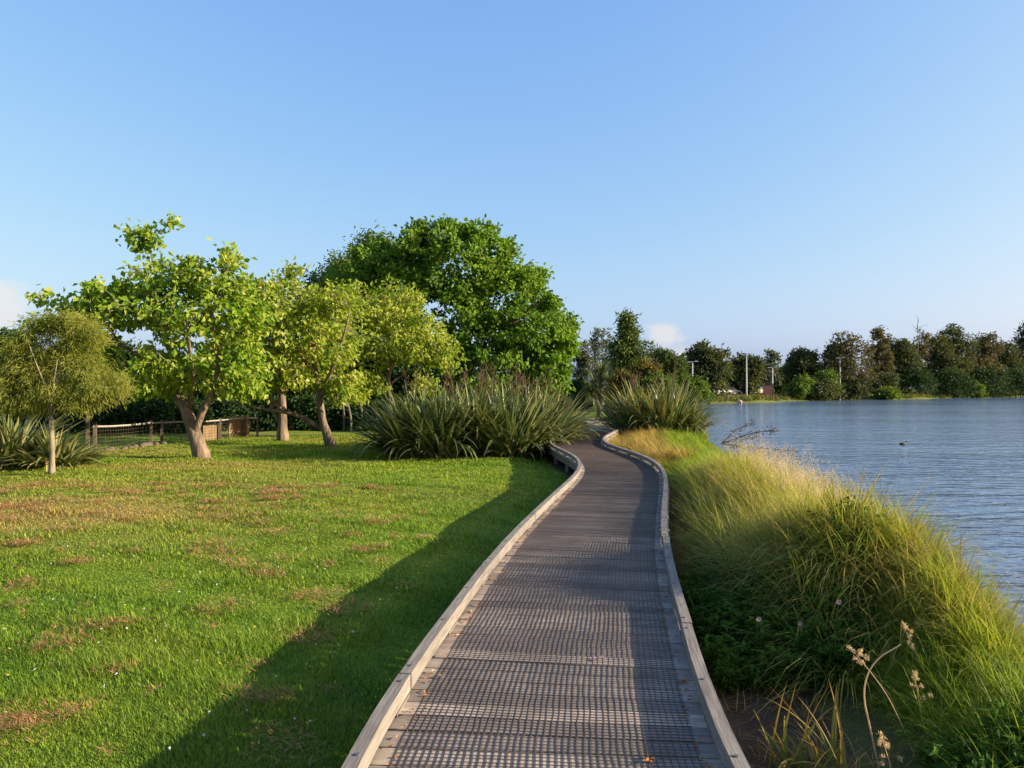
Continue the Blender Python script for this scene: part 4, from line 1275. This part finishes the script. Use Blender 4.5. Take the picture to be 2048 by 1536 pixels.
def car(px, Y, paint, lab, ang=.35, van=False):
    x = (px - 1024) * Y / FPX; kk = np.argmin((rc[:, 0] - x) ** 2 + (rc[:, 1] - Y) ** 2)
    z = zr[kk] + .004
    root = empty('parked_car', (x, Y, z)); tag(root, lab, 'car', 'cars parked by the far road')
    ca, sa = math.cos(ang), math.sin(ang)

    def loc(P):
        P = np.asarray(P, float)
        return np.stack([x + P[:, 0] * ca - P[:, 1] * sa, Y + P[:, 0] * sa + P[:, 1] * ca, z + P[:, 2]], 1)

    def extr(prof, y0, y1, tap=0):
        n = len(prof); pr = np.asarray(prof, float)
        V = np.concatenate([np.c_[pr[:, 0], np.full(n, y0) + tap * pr[:, 1] * 0, pr[:, 1]], np.c_[pr[:, 0], np.full(n, y1), pr[:, 1]]])
        k = np.arange(n); F = np.stack([k, (k + 1) % n, n + (k + 1) % n, n + k], 1)
        return loc(V), F, [np.arange(n)[::-1][None], (n + np.arange(n))[None]]
    body = [(-2.1, .3), (2.1, .3), (2.15, .62), (1.9, .82), (1.0, .92), (-1.9, .95), (-2.12, .75)]
    cabin = [(-1.75, .95), (1.05, .92), (.35, 1.42), (-1.25, 1.45)] if not van else [(-1.95, .95), (1.35, .92), (.9, 1.85), (-1.95, 1.9)]
    V, F, caps = extr(body, -.85, .85); mk('body', V, [F] + caps, paint, root)
    V, F, caps = extr(cabin, -.72, .72); mk('roof', V, [F] + caps, paint, root)
    cz = np.array(cabin); g0 = cz.mean(0); gl = g0 + (cz - g0) * np.array([.86, .72])
    V, F, caps = extr(gl, -.735, .735); mk('window', V, [F] + caps, M['glass'], root)
    for wx in (-1.3, 1.3):
        for wy in (-.8, .8):
            t = loc([[wx, wy - .1, .32], [wx, wy + .1, .32]])
            V, F = tubes_geo([tube(t, .32, 12)]); mk('wheel', V, F, M['rubber'], root)


car(1438, 131, M['car_white'], 'white car parked left of the tall lamp post')
car(1460, 134.5, M['car_grey'], 'grey car parked nearest left of the tall lamp post, first of two grey ones', .4)
car(1481, 138, M['car_grey'], 'grey van parked right behind the tall lamp post', .4, True)
car(1511, 142, M['car_gold'], 'pale gold car parked left of the red brown board', .45)


def house(px, Y, top, wpx, mw, mr, lab):
    x = (px - 1024) * Y / FPX; z = gz(x, Y); h = at(px, top, Y)[2] - z; w_ = wpx * Y / FPX
    root = empty('house', (x, Y, z)); tag(root, lab, 'house', 'houses beyond the far shore')
    V, F = box((x, Y, z + h * .3), (w_, 6, h * .6 + .4)); mk('wall', V, F, mw, root)
    hw = w_ / 2 + .35; zb, zt = z + h * .6 + .2, z + h
    V = np.array([[x - hw, Y - 3.4, zb], [x + hw, Y - 3.4, zb], [x + hw, Y + 3.4, zb], [x - hw, Y + 3.4, zb], [x - hw * .7, Y, zt], [x + hw * .7, Y, zt]])
    mk('roof', V, [np.array([[0, 1, 5, 4], [2, 3, 4, 5], [3, 2, 1, 0]]), np.array([[1, 2, 5], [3, 0, 4]])], mr, root)
    for sx in (-.25, .25):
        wf = box((x + sx * w_, Y - 3.01, z + h * .36), (w_ * .2, .06, h * .2)); mk('window', wf[0], wf[1], M['glass'], root)


house(1553, 185, 744, 20, M['wall_w'], M['roof_y'], 'house with a sunlit yellow roof between the far trees')
house(1737, 185, 752, 18, M['wall_w'], M['roof_o'], 'small house with orange roof under the umbrella shaped tree')

# rock on the far shore
Y = 112
bm = bmesh.new(); bmesh.ops.create_icosphere(bm, subdivisions=3, radius=1)
Vn = np.array([v.co[:] for v in bm.verts]); Fn = np.array([[v.index for v in f.verts] for f in bm.faces]); bm.free()
Vn = Vn * (1 + .15 * np.sin(Vn[:, [0]] * 5) * np.cos(Vn[:, [2]] * 4)) * [.36, .4, .4]
c = np.array([(1480 - 1024) * 116 / FPX, 116, WATER_Z + .1])
o = mk('shore_rock', Vn + c, Fn, M['rock'], origin=c, smooth=True); tag(o, 'pinkish orange rock at the waterline of the far shore', 'rock')

# ------------------------------------------------------------------ grass on the far bank and along the lake
def scatter(n, xr, yr, ok):
    x = rng.uniform(*xr, n * 4); y = rng.uniform(*yr, n * 4)
    k = ok(x, y); return x[k][:n], y[k][:n]


n = 26000
x = rng.uniform(24, 185, n); y = 114 + (x - 26) * .8 + rng.uniform(-3, 11, n) ** 1.0
k = (lake_d(x, y) < .3); x, y = x[k], y[k]
n = len(x); z = land(x, y)
V, F, UV = blades(np.stack([x, y, z - .05], 1), rng.uniform(.35, 1.0, n), rng.random(n) * 6.28, rng.uniform(0, .5, n), rng.uniform(.2, 1.2, n), rng.uniform(.10, .22, n), 3)
o = mk('shore_grass', V, F, M['blade_f'], uv=UV); tag(o, 'rough grass fringe along the far shore', 'grass', kind='stuff')

# ------------------------------------------------------------------ lawn grass
n = 1000000
u = rng.random(n)
yy = 3.0 / (1 - u * (1 - 3.0 / 30.0))                 # denser close to the path, thinner further out
yy = np.where(rng.random(n) < .45, rng.uniform(3.0, 30, n), yy)
xx = rng.uniform(-.80, .12, n) * yy + rng.uniform(-1, .6, n)
d = deck_d(xx, yy)
k = (d < -.86) & (xx > -.9 * yy - 1)
xx, yy = xx[k], yy[k]; n = len(xx)
zz = land(xx, yy)
# uneven height: mown with scattered lusher tufts
tn_ = np.sin(xx * 2.1 + 1.3 * np.sin(yy * 1.7)) * np.sin(yy * 2.6 + 1.1 * np.sin(xx * 1.4)) + .6 * np.sin(xx * 6.3 + yy * 3.1) * np.sin(yy * 5.7 - xx * 2.2)
ht = (.032 + .022 * np.clip(tn_, -.55, 1.5)) * rng.uniform(.5, 1.7, n)
sc_ = np.clip(yy / 5.0, .9, 4.2)
V, F, UV = blades(np.stack([xx, yy, zz - .008], 1), ht * (1 + .12 * sc_), rng.random(n) * 6.28, rng.uniform(.1, .9, n), rng.uniform(.2, 1.3, n), .0056 * sc_ * rng.uniform(.7, 1.3, n), 2)
o = mk('lawn_grass', V, F, M['lawn_blade'], uv=UV); tag(o, 'short mown grass with lusher tufts across the lawn', 'grass', kind='stuff')

# dry clippings raked in loose lines
P = []
for k in range(330):
    line = rng.integers(0, 9)
    t = rng.uniform(0, 1)
    # mower lines run away from the path towards the lower left
    x0 = -1.6 - 1.05 * line + rng.normal() * .35; y0 = rng.uniform(3.6, 15)
    x_ = x0 - .12 * (y0 - 8); r = .03 + .11 * rng.random() ** 2.2; ar = rng.uniform(.35, 1.6)
    m_ = int(260 * (r / .14) ** 1.6)
    a = rng.normal(size=(m_, 2)) * [r, r * ar]; a = np.stack([a[:, 0] - .5 * a[:, 1], a[:, 1] + .2 * a[:, 0]], 1)
    P.append(np.stack([x_ + a[:, 0], y0 + a[:, 1]], 1))
P = np.concatenate(P)
d = deck_d(P[:, 0], P[:, 1]); P = P[d < -1.2]
n = len(P)
V, F, UV = blades(np.stack([P[:, 0], P[:, 1], land(P[:, 0], P[:, 1]) + rng.uniform(.025, .07, n)], 1), rng.uniform(.03, .08, n), rng.random(n) * 6.28, rng.uniform(1.0, 1.6, n), rng.uniform(-.2, .5, n), rng.uniform(.003, .006, n) * np.clip(P[:, 1] / 5, 1, 2.5), 2)
o = mk('grass_clippings', V, F, M['straw'], uv=UV); tag(o, 'reddish brown dry clippings lying in loose lines on the lawn', 'clippings', kind='stuff')

for nm, lab, cnt, mm in (('clover_flowers', 'tiny white clover heads dotted over the lawn', 130, 'petal_w'), ('dandelion_flowers', 'tiny yellow flower heads dotted over the lawn', 50, 'petal_y')):
    y = rng.uniform(3.6, 14, cnt); x = -1.0 - rng.uniform(0, 1, cnt) * (.62 * y)
    c = np.stack([x, y, land(x, y) + rng.uniform(.04, .07, cnt)], 1); m_ = 6
    C = np.repeat(c, m_, 0)
    V, F = leaf_geo(C, rng.normal(size=(cnt * m_, 3)) + [0, 0, .6], rng.normal(size=(cnt * m_, 3)), np.full(cnt * m_, .011), np.full(cnt * m_, .008))
    o = mk(nm, V, F, M[mm]); tag(o, lab, 'flowers', kind='stuff')

# ------------------------------------------------------------------ bank vegetation between deck and lake
def tussocks(name, label, cx, cy, per, Lr, wr, mat, lean0=.15, leanv=.5, droop=(.5, 1.6), r0=.12, wind=(-.35, -.25), segs=5):
    n = len(cx) * per
    bx = np.repeat(cx, per); by = np.repeat(cy, per)
    th = rng.random(n) * 2 * np.pi; r = r0 * np.sqrt(rng.random(n))
    x = bx + r * np.cos(th); y = by + r * np.sin(th)
    dx, dy = np.cos(th) * .8 + wind[0] + rng.normal(size=n) * .35, np.sin(th) * .8 + wind[1] + rng.normal(size=n) * .35
    ln = np.repeat(rng.uniform(*Lr, len(cx)), per) * rng.uniform(.5, 1.15, n)
    V, F, UV = blades(np.stack([x, y, land(x, y) - .02], 1), ln, np.arctan2(dy, dx), lean0 + leanv * rng.random(n), rng.uniform(*droop, n), rng.uniform(*wr, n), segs)
    return mk(name, V, F, M[mat], uv=UV)


def bank(n, y0, y1, u0, u1):
    y = rng.uniform(y0, y1, n)
    xr = np.interp(y, CL[:400, 1], CL[:400, 0]) + HALF + .12
    xs = np.interp(y, SHY, SHX)
    return xr + (xs - xr) * rng.uniform(u0, u1, n), y


ok = lambda x, y: (deck_d(x, y) > .95)


def bk(*a):
    x, y = bank(*a); k = ok(x, y) & (lake_d(x, y) < .25); return x[k], y[k]


W0 = (-.12, -.12)
x, y = bk(420, 6.6, 14, .18, 1.0)
o = tussocks('tall_grass', '', x, y, 62, (.45, .85), (.006, .013), 'blade', lean0=.1, leanv=.7, droop=(.3, 2.0), wind=W0); tag(o, 'long arching yellow green grass on the ridge of the lake bank', 'grass', kind='stuff')
x, y = bk(240, 4.8, 13.5, .3, 1.0)
o = tussocks('tall_grass', '', x, y, 40, (.4, .9), (.004, .009), 'blade_o', lean0=.1, leanv=.9, droop=(.3, 2.2), wind=W0); tag(o, 'dry straw coloured stems tangled through the bank ridge', 'grass', kind='stuff')
x, y = bk(190, 5.5, 7.4, .36, 1.0)
o = tussocks('tall_grass', '', x, y, 62, (.4, .8), (.004, .011), 'blade', lean0=.1, leanv=.7, droop=(.4, 2.0), wind=(-.1, -.35)); tag(o, 'long straw tinted grass hanging over the near hump of the bank', 'grass', kind='stuff')
x, y = bk(26, 4.9, 6.2, .3, .8)
o = tussocks('tall_grass', '', x, y, 34, (.5, .95), (.005, .010), 'blade', lean0=.5, leanv=.7, droop=(.9, 2.3), wind=(-.5, -.6)); tag(o, 'long pale blades hanging down the shaded face of the bank', 'grass', kind='stuff')
x, y = bk(120, 4.2, 6.0, .66, 1.05)
o = tussocks('tall_grass', '', x, y, 62, (.28, .55), (.004, .010), 'blade', lean0=.1, leanv=.7, droop=(.4, 2.0), wind=(-.2, -.3)); tag(o, 'arching straw tipped grass at the water side of the near bank', 'grass', kind='stuff')
x, y = bk(120, 6.0, 12.0, .08, .3)
o = tussocks('tall_grass', '', x, y, 70, (.25, .5), (.006, .011), 'blade_g', lean0=.2, leanv=.8, droop=(.5, 1.9), wind=(-.35, -.2)); tag(o, 'green grass leaning over the right hand kerb', 'grass', kind='stuff')
x, y = bk(620, 13, 27, .12, 1.0)
o = tussocks('bank_grass', '', x, y, 60, (.25, .55), (.010, .018), 'blade_g', segs=4); tag(o, 'bright green grass on the bank further along the boardwalk', 'grass', kind='stuff')
x, y = bk(330, 17, 31, -.03, .45)
o = tussocks('bank_grass', '', x, y, 70, (.4, .75), (.010, .018), 'blade_o', segs=4); tag(o, 'orange tinted dry grass spilling towards the boardwalk bend', 'grass', kind='stuff')
x, y = bk(260, 7.6, 13.5, -.03, .16)
o = tussocks('bank_grass', '', x, y, 60, (.15, .36), (.006, .011), 'blade_r', segs=4); tag(o, 'rusty dry grass strip beside the right hand kerb', 'grass', kind='stuff')
x, y = bk(260, 24, 48, .05, 1.0)
o = tussocks('bank_grass', '', x, y, 40, (.3, .6), (.02, .04), 'blade_g', segs=3); tag(o, 'green grass around the flax at the water', 'grass', kind='stuff')
x, y = bk(230, 3.2, 5.2, .48, 1.0)
o = tussocks('bank_grass', '', x, y, 110, (.22, .42), (.004, .007), 'blade_g', wind=(-.1, -.1), leanv=.9, droop=(.2, 1.6)); tag(o, 'fresh bright green grass on the near right corner of the bank', 'grass', kind='stuff')
x, y = bk(120, 2.0, 9, .02, .5)
o = tussocks('bank_grass', '', x, y, 26, (.08, .22), (.003, .006), 'blade_o', segs=3); tag(o, 'sparse dry grass on the bare soil beside the right kerb', 'grass', kind='stuff')
# dead stems lying on the bare soil
n = 1500
x, y = rng.uniform(.9, 3.0, n), rng.uniform(2.3, 6.2, n); k = deck_d(x, y) > .92; x, y = x[k], y[k]; n = len(x)
V, F, UV = blades(np.stack([x, y, land(x, y) + .006], 1), rng.uniform(.04, .22, n), rng.random(n) * 6.28, rng.uniform(1.25, 1.6, n), rng.uniform(-.2, .3, n), rng.uniform(.002, .005, n), 3)
o = mk('dead_stems', V, F, M['blade_r'], uv=UV); tag(o, 'dead stems and thatch lying on the bare soil beside the right kerb', 'litter', kind='stuff')
# pale seed heads
x, y = bk(1200, 7.6, 13.0, .6, 1.02); n = len(x)
hh = rng.uniform(.55, .95, n) * (1 - .3 * np.clip((y - 11) / 3, 0, 1)); azs = math.pi + rng.normal(size=n) * .8
base = np.stack([x, y, land(x, y)], 1)
V1, F1, U1 = blades(base, hh, azs, rng.uniform(0, .25, n), rng.uniform(.2, .9, n), np.full(n, .0035), 4)
tip_ = V1.reshape(n, 5, 2, 3)[:, 4].mean(1)
m_ = 9
tp = np.repeat(tip_, m_, 0) + rng.normal(size=(n * m_, 3)) * [.022, .022, .045]
Vl, Fl = leaf_geo(tp, rng.normal(size=(n * m_, 3)) + [0, 0, .6], rng.normal(size=(n * m_, 3)), rng.uniform(.015, .03, n * m_), rng.uniform(.004, .008, n * m_))
o = mk('seeding_grass', np.concatenate([V1, Vl]), [F1, Fl + len(V1)], M['seed'], uv=np.concatenate([U1, np.zeros((len(Vl), 2))]))
tag(o, 'pale pinkish seeding grass along the crest of the bank', 'grass', kind='stuff')


# leafy weeds on the shaded face of the hump
def weeds(n_st, xr, yr, hr, label, mat='weed', L=.05, per=26, cond=None):
    x = rng.uniform(*xr, n_st); y = rng.uniform(*yr, n_st)
    k = (deck_d(x, y) > 1.0) & (lake_d(x, y) < 0)
    if cond is not None: k &= cond(x, y)
    x, y = x[k], y[k]; n = len(x)
    h = rng.uniform(*hr, n); L = L * 1.2
    b = np.stack([x, y, land(x, y)], 1)
    az_ = rng.random(n) * 6.28
    V1, F1, U1 = blades(b, h, az_, rng.uniform(0, .4, n), rng.uniform(0, .6, n), np.full(n, .006), 4)
    C = V1.reshape(n, 5, 2, 3).mean(2)
    t = rng.uniform(.25, 1, (n, per)) * 4
    i0 = np.clip(t.astype(int), 0, 3); f = (t - i0)[..., None]
    r = np.arange(n)[:, None]
    P = (C[r, i0] * (1 - f) + C[r, i0 + 1] * f).reshape(-1, 3)
    m_ = len(P)
    ax = norm(rng.normal(size=(m_, 3)) * [1, 1, .4]); nr = norm(rng.normal(size=(m_, 3)) * .4 + [0, 0, 1])
    l = L * rng.uniform(.6, 1.3, m_)
    V2, F2 = leaf_geo(P, ax, nr, l, l * .42)
    o = mk('leafy_weeds', np.concatenate([V1, V2]), [F1, F2 + len(V1)], M[mat], uv=np.concatenate([U1, np.zeros((len(V2), 2))]))
    tag(o, label, 'weeds', kind='stuff')


weeds(1300, (1.6, 2.95), (4.7, 6.05), (.18, .42), 'dark leafy weeds covering the shaded face of the bank hump', cond=lambda x, y: (((x - 2.6) / 1.0) ** 2 + ((y - 6.1) / 1.4) ** 2 < 1.1) & (x < 2.25 + (y - 4.7) * .45))
weeds(700, (1.30, 2.2), (4.9, 7.6), (.12, .34), 'shaded leafy weeds between the right kerb and the bank hump')
weeds(620, (2.0, 3.4), (2.5, 3.75), (.10, .30), 'low leafy weeds among the fresh grass at the near right corner', per=20, L=.045)


# pink flowers on the weeds
for (px, py, Y, lab) in ((1516, 1237 , 5.0, 'pink flower low on the shaded weeds, nearest the boardwalk'), (1598, 1246, 4.95, 'small pink flower half hidden in the middle of the shaded weeds'), (1676, 1203, 4.85, 'pink flower highest on the shaded weeds')):
    c = at(px, py, Y); b = np.array([c[0] + .02, c[1] + .1, gz(c[0] + .02, c[1] + .1)])
    root = empty('wild_flower', b); tag(root, lab, 'flower', 'pink flowers on the bank weeds')
    V, F = tubes_geo([tube(np.array([b - [0, 0, .02], (b + c) / 2 + [0, .02, .02], c]), .003, 5)]); mk('stem', V, F, M['weed'], root, uv=np.zeros((len(V), 2)))
    n = 14
    ax = np.stack([np.cos(np.arange(n) * 2.4), -np.ones(n) * .6, np.sin(np.arange(n) * 2.4)], 1)
    V, F = leaf_geo(np.tile(c, (n, 1)), ax, np.tile([[0, -1., .1]], (n, 1)), np.full(n, .02), np.full(n, .014)); mk('petals', V, F, M['petal'], root)


# curled strap leaf plants by the kerb
def strap_plant(px, py, Y, n, lab):
    c = at(px, py, Y); b = np.array([c[0], c[1], gz(c[0], c[1])])
    root = empty('strap_leaf_plant', b); tag(root, lab, 'plant')
    az_ = rng.random(n) * 6.28
    V, F, UV = blades(b + rng.normal(size=(n, 3)) * [.06, .06, .0], rng.uniform(.28, .58, n), az_, rng.uniform(.1, .8, n), rng.choice([.3, .5, .8, 2.2, 3.0], n), rng.uniform(.012, .02, n), 9, .3)
    mk('leaves', V, F, M['strap'], root, uv=UV)


strap_plant(1590, 1510, 3.85, 26, 'strap leaved plant with curled orange tips beside the right kerb')
strap_plant(1670, 1500, 3.8, 22, 'strap leaved plant with upright leaves right of the curled tip plant')


def seed_stalk(P, r, heads, lab, mat='seed'):
    P = smooth_path(np.array(P)); b = P[0]
    root = empty('grass_stalk', b); tag(root, lab, 'grass stalk')
    V, F = tubes_geo([tube(P, np.linspace(r, r * .5, len(P)), 6)]); mk('stem', V, F, M['seed'], root, uv=np.zeros((len(V), 2)))
    if heads:
        tip = P[-1]; d_ = norm(P[-1] - P[-3]); pts = []
        for k in range(9):
            c = tip - d_ * .016 * k; sd = rng.normal(size=3) * .014 * (k / 5 + .3)
            pts.append(c + sd + rng.normal(size=(26, 3)) * .006)
        pts = np.concatenate(pts); m_ = len(pts)
        V, F = leaf_geo(pts, rng.normal(size=(m_, 3)) + d_ * 1.2, rng.normal(size=(m_, 3)), np.full(m_, .012), np.full(m_, .005)); mk('seed_head', V, F, M['seed'], root)


def gnd(px, Y):
    x = (px - 1024) * Y / FPX; return [x, Y, gz(x, Y)]


seed_stalk([gnd(1830, 3.9), at(1790, 1420, 3.9), at(1758, 1365, 3.9), at(1700, 1295, 3.9)], .003, True, 'nodding grass stalk leaning left over the bare soil')
seed_stalk([gnd(1850, 4.0), at(1840, 1420, 4.0), at(1826, 1345, 4.0)], .003, True, 'upright grass stalk with branched pale head on the near bank')
seed_stalk([gnd(1870, 4.4), at(1845, 1340, 4.4), at(1805, 1248, 4.4)], .003, True, 'tallest pale grass stalk in front of the dark weeds')
seed_stalk([gnd(1790, 3.6), at(1780, 1530, 3.6), at(1760, 1470, 3.6)], .003, True, 'short grass stalk with fluffy head low beside the strap plants')
seed_stalk([gnd(1760, 3.8), at(1740, 1460, 3.8), at(1722, 1380, 3.8), at(1745, 1320, 3.8), at(1800, 1288, 3.8)], .005, False, 'bent brown stem arching over the bare soil')

# ------------------------------------------------------------------ branch in the water, ducks, litter
c0 = np.array([7.7, 27.6, -.45])
root = empty('fallen_branch', c0); tag(root, 'dark dead branch reaching from the bank into the water', 'branch')
its = []
tw = []
for e in ((9.6, 27.4, .05), (10.0, 26.6, -.62), (9.1, 27.8, -.2), (8.9, 26.4, -.7), (9.0, 28.2, .3)):
    P = smooth_path(np.array([c0, (c0 + np.array(e)) / 2 + rng.normal(size=3) * .12 + [0, 0, .1], e]))
    its.append(tube(P, np.linspace(.028, .009, len(P)), 6)); tw.append(P)
V, F = tubes_geo(its); mk('limb', V, F, M['bark_far'], root)
pts = np.concatenate([P[len(P) // 3:] for P in tw]); pts = np.repeat(pts, 14, 0) + rng.normal(size=(len(pts) * 14, 3)) * .07
m_ = len(pts); V, F = leaf_geo(pts, rng.normal(size=(m_, 3)), rng.normal(size=(m_, 3)), np.full(m_, .09), np.full(m_, .03)); mk('dead_leaves', V, F, M['stalk'], root)


def duck(px, py, lab, ang):
    Y = FPX * (EYE - WATER_Z) / (py - YH); x = (px - 1024) * Y / FPX
    b = np.array([x, Y, WATER_Z])
    root = empty('duck', b); tag(root, lab, 'duck', 'ducks on the lake')
    ca, sa = math.cos(ang), math.sin(ang)
    prof = [(-.26, .10, .012), (-.20, .085, .04), (-.10, .06, .085), (0, .055, .10), (.10, .06, .085), (.16, .085, .055), (.19, .13, .036), (.205, .18, .030), (.225, .205, .034), (.26, .205, .022), (.31, .19, .008)]
    P = np.array([[x + .75 * u * ca, Y + .75 * u * sa, WATER_Z + .75 * h] for u, h, r in prof]); r = [.75 * q[2] for q in prof]
    V, F = tubes_geo([tube(P, r, 10)]); mk('body', V, F, M['duck'], root, smooth=True)


duck(1543, 863, 'small dark duck on the water nearer the far shore', .4)
duck(1806, 890, 'dark duck on open water nearer the camera, head to the right', .2)

# fallen leaves and a scrap on the deck
for (px, py, lab, mm) in ((1197, 1319, 'crumpled white scrap on the deck netting', 'petal'), (866, 1350, 'curled pale leaf on the deck near the left kerb', 'seed'), (1290, 1524, 'curled tan leaf on the deck bottom near the kerb shadow', 'straw')):
    Y = FPX * EYE / (py - YH); c = np.array([(px - 1024) * Y / FPX, Y, .012])
    n = 3
    V, F = leaf_geo(np.tile(c, (n, 1)) + rng.normal(size=(n, 3)) * [.008, .008, .002], rng.normal(size=(n, 3)) * [1, 1, .3], np.tile([[0, 0, 1.]], (n, 1)), np.full(n, .045), np.full(n, .028), .35)
    o = mk('fallen_leaf' if mm != 'petal' else 'paper_scrap', V, F, M[mm], origin=c); tag(o, lab, 'leaf' if mm != 'petal' else 'scrap')
# litter of leaves caught along the kerbs
P = []
for side, s0, s1, m_ in ((1, 4, 24, 420), (-1, 4, 16, 200)):
    s = rng.uniform(s0, s1, m_); o_ = side * (.70 - np.abs(rng.normal(size=m_)) * .03)
    q = np.stack([np.interp(s, CS, CL[:, 0]) + np.interp(s, CS, CN[:, 0]) * o_, np.interp(s, CS, CL[:, 1]) + np.interp(s, CS, CN[:, 1]) * o_, rng.uniform(.002, .02, m_)], 1)
    P.append(q)
P = np.concatenate(P); m_ = len(P)
V, F = leaf_geo(P, rng.normal(size=(m_, 3)) * [1, 1, .3], rng.normal(size=(m_, 3)) * .4 + [0, 0, 1], rng.uniform(.02, .05, m_), rng.uniform(.006, .02, m_), .3)
o = mk('leaf_litter', V, F, M['straw']); tag(o, 'brown leaf litter gathered along the kerb rails', 'litter', kind='stuff')
